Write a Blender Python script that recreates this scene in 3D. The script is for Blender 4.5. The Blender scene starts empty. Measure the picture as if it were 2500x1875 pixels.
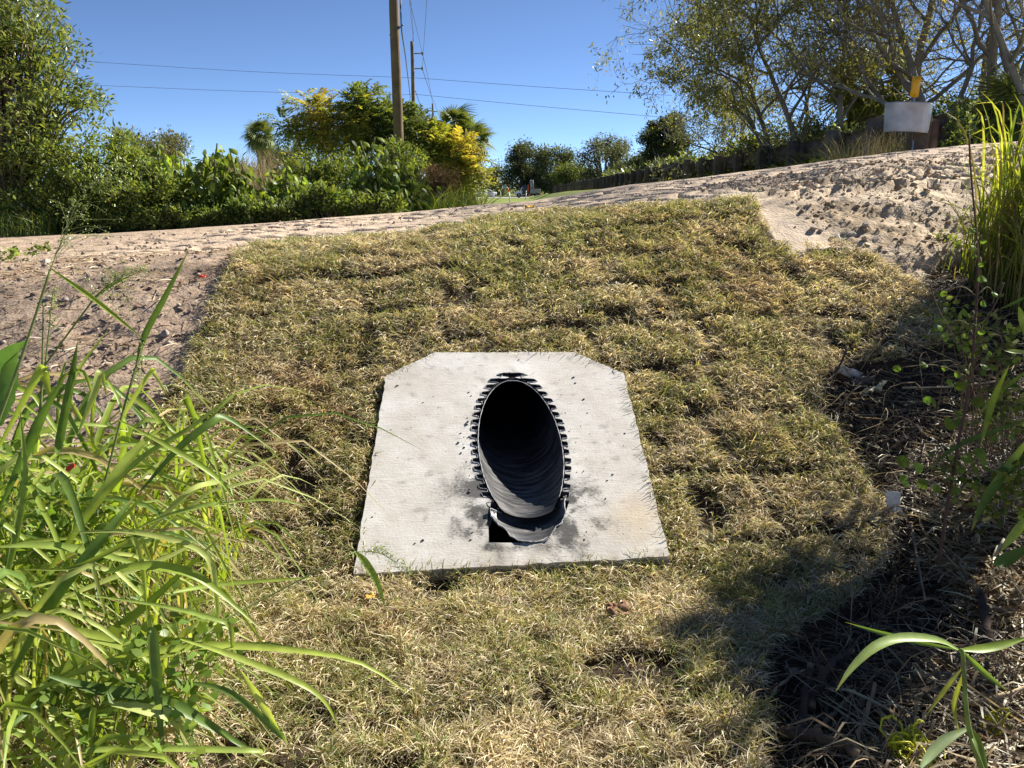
import bpy, math, random
import numpy as np

# ------------------------------------------------------------------ camera, sky, sun, exposure
SC = bpy.context.scene
COL = SC.collection
FPX = 2000.0                    # focal length in photograph pixels (2500 wide)
PITCH = math.radians(13.5)
cam_d = bpy.data.cameras.new('camera'); cam = bpy.data.objects.new('camera', cam_d); COL.objects.link(cam)
cam_d.sensor_width = 36.0; cam_d.lens = 36.0 * FPX / 2500.0
cam_d.clip_start = 0.05; cam_d.clip_end = 3000.0
cam.location = (0, 0, 0); cam.rotation_euler = (math.pi/2 - PITCH, 0, 0)
SC.camera = cam

SUN_EL, SUN_AZ = math.radians(36), math.radians(52)      # azimuth measured from +Y (straight ahead) towards +X
world = bpy.data.worlds.new('World'); SC.world = world; world.use_nodes = True
wn = world.node_tree.nodes; wl = world.node_tree.links; wn.clear()
sky = wn.new('ShaderNodeTexSky'); sky.sky_type = 'NISHITA'; sky.sun_disc = False
sky.sun_elevation = SUN_EL; sky.sun_rotation = SUN_AZ
sky.altitude = 8000; sky.air_density = 1.0; sky.dust_density = 0.0; sky.ozone_density = 3.0
bg = wn.new('ShaderNodeBackground'); bg.inputs['Strength'].default_value = 0.072
wo = wn.new('ShaderNodeOutputWorld')
wl.new(sky.outputs[0], bg.inputs[0]); wl.new(bg.outputs[0], wo.inputs[0])

sd = bpy.data.lights.new('sun', 'SUN'); sun = bpy.data.objects.new('sun', sd); COL.objects.link(sun)
sd.energy = 5.0; sd.angle = math.radians(0.53); sd.color = (1.0, 0.95, 0.86)
sun.rotation_euler = (math.pi/2 - SUN_EL, 0, math.pi - SUN_AZ)
sun.location = (3, 10, 12)
SC.view_settings.view_transform = 'Standard'; SC.view_settings.look = 'None'
SC.view_settings.gamma = 1.0; SC.view_settings.use_curve_mapping = False
SC.view_settings.exposure = 1.25
SC.cycles.debug_use_spatial_splits = True; SC.cycles.max_bounces = 4; SC.cycles.diffuse_bounces = 3; SC.cycles.glossy_bounces = 2; SC.cycles.transmission_bounces = 3; SC.cycles.transparent_max_bounces = 4
SC.cycles.sample_clamp_indirect = 4.0; SC.cycles.caustics_reflective = False; SC.cycles.caustics_refractive = False

RNG = np.random.default_rng(7)
random.seed(7)
R_ = np.array

# ------------------------------------------------------------------ helpers
cp, sp = math.cos(PITCH), math.sin(PITCH)
def pt(px, py, t):
    """the point seen at photograph pixel (px, py) at depth t"""
    u, v = (px-1250.0)/FPX, (937.5-py)/FPX
    return R_([u*t, t*(cp + v*sp), t*(-sp + v*cp)])
def pz(px, py, t): return pt(px, py, t)[2]

def make_mesh(name, V, tris=None, quads=None, col=None, smooth=False):
    V = np.asarray(V, np.float32).reshape(-1, 3)
    tris = np.zeros((0, 3), np.int32) if tris is None or len(tris) == 0 else np.asarray(tris, np.int32)
    quads = np.zeros((0, 4), np.int32) if quads is None or len(quads) == 0 else np.asarray(quads, np.int32)
    me = bpy.data.meshes.new(name)
    me.vertices.add(len(V)); me.vertices.foreach_set('co', V.ravel())
    loops = np.concatenate([tris.ravel(), quads.ravel()]).astype(np.int32)
    me.loops.add(len(loops)); me.loops.foreach_set('vertex_index', loops)
    st = np.concatenate([np.arange(len(tris))*3, len(tris)*3 + np.arange(len(quads))*4]).astype(np.int32)
    me.polygons.add(len(st)); me.polygons.foreach_set('loop_start', st)
    if smooth: me.polygons.foreach_set('use_smooth', np.ones(len(st), bool))
    me.update(calc_edges=True)
    if col is not None:
        c = np.ones((len(V), 4), np.float32); c[:, :3] = col
        a = me.color_attributes.new('Col', 'FLOAT_COLOR', 'POINT'); a.data.foreach_set('color', c.ravel())
    return me

class MB:
    """collects vertices, faces and vertex colours of ONE part"""
    def __init__(s): s.V, s.T, s.Q, s.C, s.n = [], [], [], [], 0
    def add(s, V, tris=None, quads=None, col=(.5, .5, .5)):
        V = np.asarray(V, np.float64).reshape(-1, 3)
        if tris is not None and len(tris): s.T.append(np.asarray(tris)+s.n)
        if quads is not None and len(quads): s.Q.append(np.asarray(quads)+s.n)
        c = np.empty((len(V), 3)); c[:] = col; s.C.append(c); s.V.append(V); s.n += len(V)
        return s
    def mesh(s, name, origin=(0, 0, 0), smooth=False):
        V = np.concatenate(s.V) - R_(origin)
        return make_mesh(name, V, np.concatenate(s.T) if s.T else None, np.concatenate(s.Q) if s.Q else None,
                         np.concatenate(s.C), smooth)
    def box(s, c, size, rz=0, col=(.5, .5, .5), bev=0.0, tilt=None):
        sx, sy, sz = R_(size)/2.0
        P = R_([[x, y, z] for z in (-sz, sz) for (x, y) in ((-sx, -sy), (sx, -sy), (sx, sy), (-sx, sy))], float)
        Q = [[3, 2, 1, 0], [4, 5, 6, 7], [0, 1, 5, 4], [1, 2, 6, 5], [2, 3, 7, 6], [3, 0, 4, 7]]
        if bev > 0:
            b = min(bev, sx*.9, sy*.9, sz*.9); lv = []
            for (z, i) in ((-sz, b), (-sz+b, 0), (sz-b, 0), (sz, b)):
                X, Y = sx-i, sy-i; k = b*.7
                lv.append([[-X+k, -Y, z], [X-k, -Y, z], [X, -Y+k, z], [X, Y-k, z], [X-k, Y, z], [-X+k, Y, z], [-X, Y-k, z], [-X, -Y+k, z]])
            P = R_(lv, float).reshape(-1, 3); Q = []
            for l in range(3):
                for i in range(8):
                    j = (i+1) % 8; Q.append([l*8+i, l*8+j, l*8+8+j, l*8+8+i])
            for o, f in ((0, -1), (24, 1)):
                for q in ([0, 1, 2, 7], [7, 2, 3, 6], [6, 3, 4, 5]):
                    Q.append([o+a for a in (q if f > 0 else q[::-1])])
        if tilt is not None:
            ax, ay = tilt
            Rx = R_([[1, 0, 0], [0, math.cos(ax), -math.sin(ax)], [0, math.sin(ax), math.cos(ax)]])
            Ry = R_([[math.cos(ay), 0, math.sin(ay)], [0, 1, 0], [-math.sin(ay), 0, math.cos(ay)]])
            P = P @ Rx.T @ Ry.T
        ca, sa = math.cos(rz), math.sin(rz)
        P = np.stack([P[:, 0]*ca-P[:, 1]*sa, P[:, 0]*sa+P[:, 1]*ca, P[:, 2]], 1) + R_(c)
        return s.add(P, None, Q, col)
    def tube(s, path, rad, sides=6, col=(.5, .5, .5), cap=True):
        P = np.asarray(path, float); n = len(P)
        rad = np.broadcast_to(np.asarray(rad, float), (n,))
        T = np.gradient(P, axis=0); T /= (np.linalg.norm(T, axis=1, keepdims=True)+1e-9)
        ref = R_([0, 0, 1.0]) if abs(T[:, 2]).mean() < .8 else R_([1.0, 0.2, 0])
        A = np.cross(T, ref); A /= (np.linalg.norm(A, axis=1, keepdims=True)+1e-9); B = np.cross(T, A)
        th = np.arange(sides)*2*np.pi/sides
        V = P[:, None] + rad[:, None, None]*(A[:, None]*np.cos(th)[None, :, None] + B[:, None]*np.sin(th)[None, :, None])
        i = np.arange(n-1)[:, None]*sides; k = np.arange(sides)[None]; k2 = (k+1) % sides
        Q = np.stack([i+k, i+k2, i+sides+k2, i+sides+k], -1).reshape(-1, 4)
        T3 = None
        V = V.reshape(-1, 3); c = col
        if np.ndim(col) == 2: c = np.repeat(np.asarray(col), sides, 0)
        if cap:
            V = np.concatenate([V, P[:1], P[-1:]]); m = n*sides; kk = np.arange(sides); k2 = (kk+1) % sides
            T3 = np.concatenate([np.stack([np.full(sides, m), k2, kk], 1), np.stack([np.full(sides, m+1), (n-1)*sides+kk, (n-1)*sides+k2], 1)])
            if np.ndim(col) == 2: c = np.concatenate([c, np.asarray(col)[:1], np.asarray(col)[-1:]])
        return s.add(V, T3, Q, c)
    def lathe(s, prof, c, sides=12, axis='z', col=(.5, .5, .5)):
        prof = np.asarray(prof, float); th = np.arange(sides)*2*np.pi/sides
        X = prof[:, 0][:, None]*np.cos(th); Y = prof[:, 0][:, None]*np.sin(th); Z = np.repeat(prof[:, 1][:, None], sides, 1)
        V = np.stack([X, Y, Z] if axis == 'z' else [Z, X, Y] if axis == 'x' else [X, Z, Y], -1).reshape(-1, 3)+R_(c)
        i = np.arange(len(prof)-1)[:, None]*sides; k = np.arange(sides)[None]; k2 = (k+1) % sides
        return s.add(V, None, np.stack([i+k, i+k2, i+sides+k2, i+sides+k], -1).reshape(-1, 4), col)
    def strip(s, path, width, normal, col=(.2, .3, .05), fold=.25):
        """a grass or leaf blade: three vertices across, folded along the midrib"""
        P = np.asarray(path, float); n = len(P); width = np.broadcast_to(np.asarray(width, float), (n,))
        T = np.gradient(P, axis=0); T /= (np.linalg.norm(T, axis=1, keepdims=True)+1e-9)
        N = np.broadcast_to(np.asarray(normal, float), (n, 3))
        S = np.cross(T, N); S /= (np.linalg.norm(S, axis=1, keepdims=True)+1e-9); N2 = np.cross(S, T)
        V = np.stack([P - S*width[:, None]/2, P - N2*(width*fold)[:, None], P + S*width[:, None]/2], 1).reshape(-1, 3)
        i = np.arange(n-1)[:, None]*3; k = np.arange(2)[None]
        Q = np.stack([i+k, i+k+1, i+k+4, i+k+3], -1).reshape(-1, 4)
        c = (np.asarray(col)[:, None]*R_([.94, 1.22, .94])[None, :, None]).reshape(-1, 3) if np.ndim(col) == 2 else col
        return s.add(V, None, Q, c)

def link(o, parent=None):
    COL.objects.link(o)
    if parent is not None: o.parent = parent
    return o
def tag(o, label=None, cat=None, group=None, kind=None):
    if label: o['label'] = label
    if cat: o['category'] = cat
    if group: o['group'] = group
    if kind: o['kind'] = kind
    return o
def thing(name, loc, label, cat, group=None):
    o = bpy.data.objects.new(name, None); o.empty_display_size = .1; COL.objects.link(o); o.location = tuple(float(a) for a in loc)
    return tag(o, label, cat, group)
def put(name, mb, mat, parent=None, smooth=False, origin=None):
    """link one builder as ONE mesh object; world coordinates go in, the parent's place is taken off"""
    org = R_(parent.location) if parent is not None else (R_(origin) if origin is not None else R_([0, 0, 0]))
    if parent is not None and parent.parent is not None: org = org + R_(parent.parent.location)
    me = mb.mesh(name, org, smooth); me.materials.append(mat)
    o = bpy.data.objects.new(name, me); link(o, parent)
    if parent is None and origin is not None: o.location = tuple(origin)
    return o

def spline(pts, n):
    """Catmull-Rom through the points"""
    P = np.asarray(pts, float)
    if len(P) == 2: P = np.stack([P[0], (P[0]+P[1])/2, P[1]])
    E = np.concatenate([[2*P[0]-P[1]], P, [2*P[-1]-P[-2]]])
    m = len(P)-1; u = np.linspace(0, m-1e-6, n); i = u.astype(int); f = (u-i)[:, None]
    a, b, c, d = E[i], E[i+1], E[i+2], E[i+3]
    return .5*((2*b)+(-a+c)*f+(2*a-5*b+4*c-d)*f**2+(-a+3*b-3*c+d)*f**3)

def _hash(ix, iy, seed):
    h = (ix.astype(np.int64)*374761393 + iy.astype(np.int64)*668265263 + seed*974634791) & 0xffffffff
    h = ((h ^ (h >> 13))*1274126177) & 0xffffffff
    return ((h ^ (h >> 16)) & 0xffffff)/float(0xffffff)
def vnoise(x, y, seed=0):
    x = np.asarray(x, float); y = np.asarray(y, float)
    xi, yi = np.floor(x), np.floor(y); fx, fy = x-xi, y-yi
    fx = fx*fx*(3-2*fx); fy = fy*fy*(3-2*fy)
    a, b, c, d = _hash(xi, yi, seed), _hash(xi+1, yi, seed), _hash(xi, yi+1, seed), _hash(xi+1, yi+1, seed)
    return (a*(1-fx)+b*fx)*(1-fy)+(c*(1-fx)+d*fx)*fy
def fbm(x, y, oct=4, seed=0, gain=.5):
    s = 0.; a = 1.; tot = 0.
    for k in range(oct):
        s = s + a*vnoise(x*2**k+17.3*k, y*2**k-9.1*k, seed+k); tot += a; a *= gain
    return s/tot
def sstep(a, b, x):
    t = np.clip((np.asarray(x, float)-a)/(b-a), 0, 1); return t*t*(3-2*t)
def inside(poly, x, y):
    poly = np.asarray(poly, float); r = np.zeros(np.shape(x), bool); j = len(poly)-1
    for i in range(len(poly)):
        xi, yi = poly[i]; xj, yj = poly[j]
        c = ((yi > y) != (yj > y)) & (x < (xj-xi)*(y-yi)/(yj-yi+1e-12)+xi)
        r ^= c; j = i
    return r

# ------------------------------------------------------------------ materials
MATS = {}
def new_mat(name):
    m = bpy.data.materials.new(name); m.use_nodes = True; m.node_tree.nodes.clear(); MATS[name] = m
    return m, m.node_tree.nodes, m.node_tree.links
def col_source(N, L, color, attr, vary=0.0, scale=8.0, rnd=0.0):
    """base colour: the mesh colour attribute or one colour, varied by noise and per object"""
    if attr:
        a = N.new('ShaderNodeAttribute'); a.attribute_name = 'Col'; out = a.outputs['Color']
    else:
        a = N.new('ShaderNodeRGB'); a.outputs[0].default_value = (*color, 1); out = a.outputs[0]
    if vary or rnd:
        hs = N.new('ShaderNodeHueSaturation'); L.new(out, hs.inputs['Color'])
        mul = None
        if vary:
            tc = N.new('ShaderNodeTexCoord'); no = N.new('ShaderNodeTexNoise'); no.inputs['Scale'].default_value = scale; no.inputs['Detail'].default_value = 6
            L.new(tc.outputs['Object'], no.inputs['Vector'])
            mr = N.new('ShaderNodeMapRange'); mr.inputs[1].default_value = .25; mr.inputs[2].default_value = .75
            mr.inputs[3].default_value = 1-vary; mr.inputs[4].default_value = 1+vary
            L.new(no.outputs[0], mr.inputs[0]); mul = mr.outputs[0]
        if rnd:
            oi = N.new('ShaderNodeObjectInfo'); mr = N.new('ShaderNodeMapRange'); mr.inputs[3].default_value = 1-rnd; mr.inputs[4].default_value = 1+rnd
            L.new(oi.outputs['Random'], mr.inputs[0])
            mh = N.new('ShaderNodeMapRange'); mh.inputs[3].default_value = .5-rnd*.06; mh.inputs[4].default_value = .5+rnd*.05
            L.new(oi.outputs['Random'], mh.inputs[0]); L.new(mh.outputs[0], hs.inputs['Hue'])
            if mul is not None:
                mm = N.new('ShaderNodeMath'); mm.operation = 'MULTIPLY'; L.new(mul, mm.inputs[0]); L.new(mr.outputs[0], mm.inputs[1]); mul = mm.outputs[0]
            else: mul = mr.outputs[0]
        L.new(mul, hs.inputs['Value']); out = hs.outputs[0]
    return out
def leaf_mat(name, color=(.1, .15, .03), attr=True, trans=.4, gloss=.12, rough=.4, vary=0.0, rnd=0.0, scale=8., tint=(1.15, 1.1, .45)):
    m, N, L = new_mat(name)
    c = col_source(N, L, color, attr, vary, scale, rnd)
    d = N.new('ShaderNodeBsdfDiffuse'); t = N.new('ShaderNodeBsdfTranslucent'); g = N.new('ShaderNodeBsdfGlossy')
    g.inputs['Roughness'].default_value = rough
    L.new(c, d.inputs[0])
    mx = N.new('ShaderNodeMix'); mx.data_type = 'RGBA'; mx.blend_type = 'MULTIPLY'; mx.inputs[0].default_value = 1.0
    L.new(c, mx.inputs[6]); mx.inputs[7].default_value = (*[a*1.5 for a in tint], 1); L.new(mx.outputs[2], t.inputs[0])
    g.inputs[0].default_value = (.9, .95, .9, 1)
    a = N.new('ShaderNodeMixShader'); a.inputs[0].default_value = trans; L.new(d.outputs[0], a.inputs[1]); L.new(t.outputs[0], a.inputs[2])
    lw = N.new('ShaderNodeFresnel'); lw.inputs[0].default_value = 1.35
    mm = N.new('ShaderNodeMath'); mm.operation = 'MULTIPLY_ADD'; mm.inputs[1].default_value = gloss*3; mm.inputs[2].default_value = gloss*.25; L.new(lw.outputs[0], mm.inputs[0])
    b = N.new('ShaderNodeMixShader'); L.new(mm.outputs[0], b.inputs[0]); L.new(a.outputs[0], b.inputs[1]); L.new(g.outputs[0], b.inputs[2])
    o = N.new('ShaderNodeOutputMaterial'); L.new(b.outputs[0], o.inputs[0])
    return m
def solid_mat(name, color=(.5, .5, .5), attr=False, rough=.8, metal=0., vary=.25, scale=12., bump=.3, bscale=60., stretch=(1, 1, 1), rnd=0., spec=.4):
    m, N, L = new_mat(name)
    c = col_source(N, L, color, attr, vary, scale, rnd)
    p = N.new('ShaderNodeBsdfPrincipled'); p.inputs['Roughness'].default_value = rough; p.inputs['Metallic'].default_value = metal
    p.inputs['Specular IOR Level'].default_value = spec
    L.new(c, p.inputs['Base Color'])
    if bump:
        tc = N.new('ShaderNodeTexCoord'); mp = N.new('ShaderNodeMapping'); mp.inputs['Scale'].default_value = stretch
        no = N.new('ShaderNodeTexNoise'); no.inputs['Scale'].default_value = bscale; no.inputs['Detail'].default_value = 5
        bp = N.new('ShaderNodeBump'); bp.inputs['Strength'].default_value = bump; bp.inputs['Distance'].default_value = .01
        L.new(tc.outputs['Object'], mp.inputs[0]); L.new(mp.outputs[0], no.inputs['Vector']); L.new(no.outputs[0], bp.inputs['Height']); L.new(bp.outputs[0], p.inputs['Normal'])
    o = N.new('ShaderNodeOutputMaterial'); L.new(p.outputs[0], o.inputs[0])
    return m

M_GROUND = solid_mat('earth', attr=True, rough=.95, vary=.2, scale=14., bump=1.0, bscale=42., spec=.15)
M_CLOD = solid_mat('clod', attr=True, rough=.95, vary=.2, scale=20., bump=.5, bscale=80., spec=.15)
M_SOD = leaf_mat('sod_blade', trans=.32, gloss=.03, rough=.5, tint=(1.05, .95, .6))
M_STRAW = leaf_mat('dry_straw', trans=.2, gloss=.015, rough=.5, tint=(1, .9, .7))
M_BLADE = leaf_mat('tall_grass_blade', trans=.42, gloss=.06, rough=.42, vary=.22, scale=25., tint=(.95, 1.0, .32))
M_LEAF = leaf_mat('leaf', trans=.38, gloss=.05, rough=.5)
M_FARLEAF = leaf_mat('far_leaf', trans=.3, gloss=.02, rough=.5)
M_BIG = leaf_mat('big_leaf', color=(.075, .14, .03), attr=True, trans=.42, gloss=.008, rough=.55, vary=.15, rnd=.3)
M_VINE = leaf_mat('vine_leaf', color=(.13, .22, .04), attr=False, trans=.5, gloss=.03, rough=.4, vary=.2, rnd=.3)
M_PALM = leaf_mat('palm_leaf', attr=True, trans=.25, gloss=.06, rough=.5, rnd=.25)
M_BARK = solid_mat('bark', attr=True, rough=.9, vary=.35, scale=7., bump=.8, bscale=26., stretch=(1, 1, .25), spec=.2)
M_POLE = solid_mat('pole_wood', color=(.17, .115, .068), rough=.85, vary=.35, scale=3.5, bump=.7, bscale=30., stretch=(1, 1, .06), spec=.25)
M_POST = solid_mat('guardrail_wood', color=(.125, .092, .066), rough=.9, vary=.45, scale=9., bump=.8, bscale=30., stretch=(1, 1, .12), rnd=.25, spec=.2)
M_RAIL = solid_mat('weathered_rail', color=(.12, .085, .062), rough=.75, vary=.5, scale=6., bump=.3, bscale=20., spec=.35)
M_GALV = solid_mat('galvanised', color=(.36, .365, .375), rough=.42, metal=.45, vary=.3, scale=7., bump=.08, bscale=40.)
M_WIRE = solid_mat('wire', color=(.05, .05, .055), rough=.6, vary=0, bump=0)
M_PLASTIC = None

# ------------------------------------------------------------------ terrain shape
SLOPE = .4055
def slab_z(y): return -1.508 + SLOPE*(np.asarray(y, float)-3.093)       # plane of the concrete top
CREST_Y = 9.5
_r = [pt(px, py, 1.0) for px, py in ((-900, 628), (-300, 602), (0, 584), (200, 574), (380, 563), (600, 548), (870, 527), (1039, 515), (1174, 501), (1300, 491), (1426, 469),
      (1539, 451), (1700, 435), (1975, 399), (2178, 372), (2386, 351), (2600, 338), (3200, 318))]
_cx = R_([p[0]*CREST_Y/p[1] for p in _r]); _cz = R_([p[2]*CREST_Y/p[1] for p in _r])
def crest(x): return np.interp(x, _cx, _cz)
def berm(y): return np.interp(y, [9, 12, 20, 30, 75, 140, 400], [.30, .24, .1, .06, -.34, -1.3, -2.2])
def plain(y): return np.interp(y, [9, 15, 60, 140, 260, 900], [-.55, -.75, -1.15, -1.75, -2.1, -2.3])
def height0(x, y):
    """ground without fine relief"""
    x = np.asarray(x, float); y = np.asarray(y, float)
    sl = slab_z(y) - .075
    low = -1.585 - .02*(3.05-y)
    k = .04; h = np.clip(.5+.5*(sl-low)/k, 0, 1); sl = low*(1-h)+sl*h + k*h*(1-h)
    dr = crest(x) - .045*np.clip(CREST_Y-y, 0, 6)
    k = .16; h = np.clip(.5+.5*(dr-sl)/k, 0, 1); near = dr*(1-h)+sl*h - k*h*(1-h)
    w = sstep(2.3, 5.0, x - .012*np.clip(y-20, 0, 200)*0)
    far = plain(y)*(1-w) + berm(y)*w
    b = sstep(CREST_Y+.05, CREST_Y+1.9, y)
    return near*(1-b) + far*b
def hit(px, py):
    """where the ray of a photograph pixel meets the ground"""
    d = pt(px, py, 1.0); a = None
    ts = np.arange(1.2, 14, .02); P = d[None]*ts[:, None]; g = P[:, 2]-height0(P[:, 0], P[:, 1])
    i = np.argmax(g < 0) if (g < 0).any() else len(ts)-1
    return d*ts[i]

# ------------------------------------------------------------------ zones on the ground
sod_px = [(620, 605), (560, 670), (520, 740), (500, 800), (470, 850), (455, 930), (400, 965), (385, 1060), (335, 1150), (250, 1300), (100, 1500), (-60, 1700), (-120, 1990),
          (400, 2300), (1300, 2300), (1840, 2150), (1862, 1875), (1872, 1720), (1850, 1640), (1930, 1570), (2080, 1480), (2150, 1400), (2175, 1290), (2120, 1180),
          (2060, 1080), (2012, 1000), (2000, 930), (2050, 905), (2200, 895), (2320, 850), (2310, 745), (2205, 690), (2135, 622), (2060, 600), (1968, 607), (1962, 655), (1940, 640),
          (1900, 590), (1860, 540), (1842, 492), (1700, 497), (1580, 507), (1450, 513), (1300, 532), (1200, 537), (1100, 561), (1000, 577), (900, 582), (780, 592)]
SOD = R_([hit(*p)[:2] for p in sod_px])
deb_px = [(2175, 1290), (2120, 1180), (2060, 1080), (2012, 1000), (2000, 930), (2050, 905), (2200, 895), (2320, 850), (2310, 745), (2215, 690), (2300, 640), (2420, 640), (2900, 640),
          (3400, 1200), (3400, 2300), (1840, 2300), (1862, 1875), (1872, 1720), (1850, 1640), (1930, 1570), (2080, 1480), (2150, 1400)]
DEB = R_([hit(*p)[:2] for p in deb_px])
def tracks(x, y):
    """tyre lug prints running along the driveway: depth below the loose surface"""
    d = np.zeros(np.shape(x)); fade = sstep(-4.6, -2.2, x)*.85+.15
    for k, (c, ph) in enumerate(((6.75, .1), (7.35, .63), (7.95, .3), (8.55, .9), (9.02, .45))):
        cc = c + .10*np.sin(x*.35+k) + .05*x*.3 + (.25 if k < 1 else 0)
        v = (y-cc)/.25; m = 1-np.clip(np.abs(v), 0, 1)**6
        p = x/.27 + ph + np.abs(v)*.9 + np.where(v > 0, .5, 0) + .25*vnoise(x*1.2, y*2, 40+k)
        lug = sstep(.36, .46, np.abs((p % 1.0)-.5)*2*.9)
        a = .55+.9*vnoise(x*.8+k*7, y*1.5, 55+k)
        d = np.maximum(d, m*(1-lug)*a*fade)
    return d
def zone_weights(x, y):
    s = inside(SOD, x, y); b = inside(DEB, x, y) & ~s
    return s, b
def relief(x, y):
    s, b = zone_weights(x, y)
    near = (y < 10.2) & (np.abs(x) < 7)
    z = (fbm(x*1.3, y*1.3, 3, 3)-.5)*.06
    dirt = (~s) & (~b)
    edge = sstep(6.2, 7.0, y - .03*x)                       # on the driveway
    rgt = sstep(1.2, 2.6, x)*(1-sstep(7.0, 8.4, y - .05*x))  # the churned right bank
    lft = sstep(1.5, 2.2, -x)*(1-sstep(5.8, 6.6, y))
    n1 = fbm(x*9, y*9, 4, 11, .6); n2 = fbm(x*3.1+4, y*4.5, 4, 21, .55); n3 = fbm(x*26, y*26, 3, 61, .6); n4 = fbm(x*1.6, y*2.4, 3, 66, .55)
    crumb = np.clip(n1-.5, 0, 1)
    zd = edge*(-.048*tracks(x, y) + (n2-.5)*.028 + (n1-.5)*.012) \
        + rgt*(1-edge*.6)*((n4-.5)*.17 + (n2-.5)*.04 + crumb*.02 + (n3-.5)*.028 + np.clip(n3-.58, 0, 1)*.07)*sstep(.35, .6, fbm(x*.9+3, y*1.1, 2, 68)*.8+.25) + lft*((n2-.5)*.05+(n1-.5)*.035+(n3-.5)*.012) + (n3-.5)*.008
    # the washed sand tongue beside the sod is smooth
    tong = np.exp(-(((x-2.05)-(y-6.2)*-.25)/.26)**2)*sstep(5.0, 5.6, y)*(1-sstep(7.0, 7.6, y))
    zd = zd*(1-.85*np.clip(tong, 0, 1))
    z = z + np.where(dirt, zd, 0)
    z = z + np.where(s, (fbm(x*5, y*5, 3, 31)-.5)*.05, 0)
    z = z + np.where(b, (fbm(x*4, y*4, 4, 37, .6)-.5)*.10 - .05, 0)
    crest_fade = 1-.75*sstep(CREST_Y-.25, CREST_Y, y)
    return np.where(near, z*crest_fade, z*.5), s, b, edge, rgt, tong, n1, n2, n3
# keep the footprint of the concrete clear
SLAB = R_([[-.643, 3.051], [.6545, 3.14], [.611, 4.375], [.353, 4.567], [-.442, 4.567], [-.686, 4.352]])
def slab_near(x, y, grow=.0):
    c = SLAB.mean(0); return inside(c+(SLAB-c)*(1+grow), x, y)
def ground_z(x, y):
    r = relief(x, y)[0]; r = np.where(slab_near(x, y, .22), r*.25, r)
    return height0(x, y) + r

def graded(a, b, step, outs):
    core = np.arange(a, b+step/2, step); lo, hi = [], []
    s = step; v = b
    while v < outs[1]: s *= 1.16; v += s; hi.append(v)
    s = step; v = a
    while v > outs[0]: s *= 1.16; v -= s; lo.append(v)
    return np.concatenate([lo[::-1], core, hi])
gx = graded(-6.3, 6.3, .0265, (-900, 900)); gy = graded(1.6, 9.62, .0240, (-60, 1500))
X, Y = np.meshgrid(gx, gy)
rel, zs, zb, zedge, zrgt, ztong, n1, n2, n3 = relief(X, Y)
rel = np.where(slab_near(X, Y, .22), rel*.25, rel)
Z = height0(X, Y) + rel
# earth colours (the dirt's own): pale driven sand, pinkish brown spoil, black rotten litter, dark soil below the sod, far lawn
def mixc(a, b, w): return a*(1-w[..., None]) + b*w[..., None]
sand = R_([.55, .43, .315]); spoil = R_([.34, .25, .18]); dark = R_([.12, .085, .06]); black = R_([.036, .028, .021]); soil = R_([.045, .031, .02])
cg = np.broadcast_to(spoil, X.shape+(3,)).copy()
cg = mixc(cg, sand, np.clip(zedge*sstep(-5, -1, X)*.9+zedge*.1, 0, 1))
cg = mixc(cg, R_([.55, .435, .30]), zrgt*.9)
cg = mixc(cg, R_([.29, .21, .125]), zrgt*sstep(.5, .66, n2)*.75)
cg = mixc(cg, R_([.53, .425, .32]), np.clip(ztong, 0, 1))
cg = mixc(cg, dark, sstep(.56, .72, fbm(X*2.2, Y*3, 4, 71))*(1-zedge)*(1-zrgt)*.65)
cg = mixc(cg, sand*1.12, sstep(.52, .7, n1)*.3)
cg = mixc(cg, R_([.17, .125, .095]), sstep(.60, .8, n3)*.28)
cg[zs] = soil; cg[zb] = black
farm = sstep(10.4, 11.0, Y)
lawn = mixc(np.broadcast_to(R_([.14, .21, .03]), X.shape+(3,)), R_([.23, .22, .07]), fbm(X*.5, Y*.5, 4, 81))
cg = mixc(cg, lawn, farm)
# cells
ny, nx = X.shape
idx = np.arange(ny*nx).reshape(ny, nx)
Q = np.stack([idx[:-1, :-1], idx[:-1, 1:], idx[1:, 1:], idx[1:, :-1]], -1).reshape(-1, 4)
qx = (X[:-1, :-1]+X[1:, 1:]).ravel()/2; qy = (Y[:-1, :-1]+Y[1:, 1:]).ravel()/2
hole = (np.abs(qx-.03) < .29) & (qy > 3.16) & (qy < 4.55)
drive_m = (zedge[:-1, :-1].ravel() > .5) & (qy < CREST_Y+.6) & (np.abs(qx) < 9) & ~zs[:-1, :-1].ravel() & ~zb[:-1, :-1].ravel()
VG = np.stack([X, Y, Z], -1).reshape(-1, 3); CG = cg.reshape(-1, 3)
def sub_sheet(name, mask):
    q = Q[mask]; u, inv = np.unique(q, return_inverse=True)
    me = make_mesh(name, VG[u], None, inv.reshape(-1, 4), CG[u], True); me.materials.append(M_GROUND)
    return tag(link(bpy.data.objects.new(name, me)), kind='structure')
o = sub_sheet('ground', ~hole & ~drive_m); o['label'] = 'bare brown earth, ditch slope and far green lawn'
o = sub_sheet('dirt_driveway', ~hole & drive_m); o['label'] = 'pale sandy dirt driveway with tyre lug prints climbing to the right'

# far paved road, a sheet just above the plain
M_ROAD = solid_mat('far_road', color=(.36, .33, .30), rough=.9, vary=.12, scale=.6, bump=.2, bscale=6.)
mb = MB(); rp = []
for k in range(25):
    x = -60 + k*3.0; yc = 146 - .0018*(x-4)**2*6 - .35*x*.2
    rp.append(([x, yc-11, float(plain(yc-11))+.05], [x, yc+9, float(plain(yc+9))+.05]))
V = R_(rp).reshape(-1, 3); mb.add(V, None, [[2*k, 2*k+2, 2*k+3, 2*k+1] for k in range(24)])
tag(put('road', mb, M_ROAD), 'pale paved road beyond the lawn', kind='structure')

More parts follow.
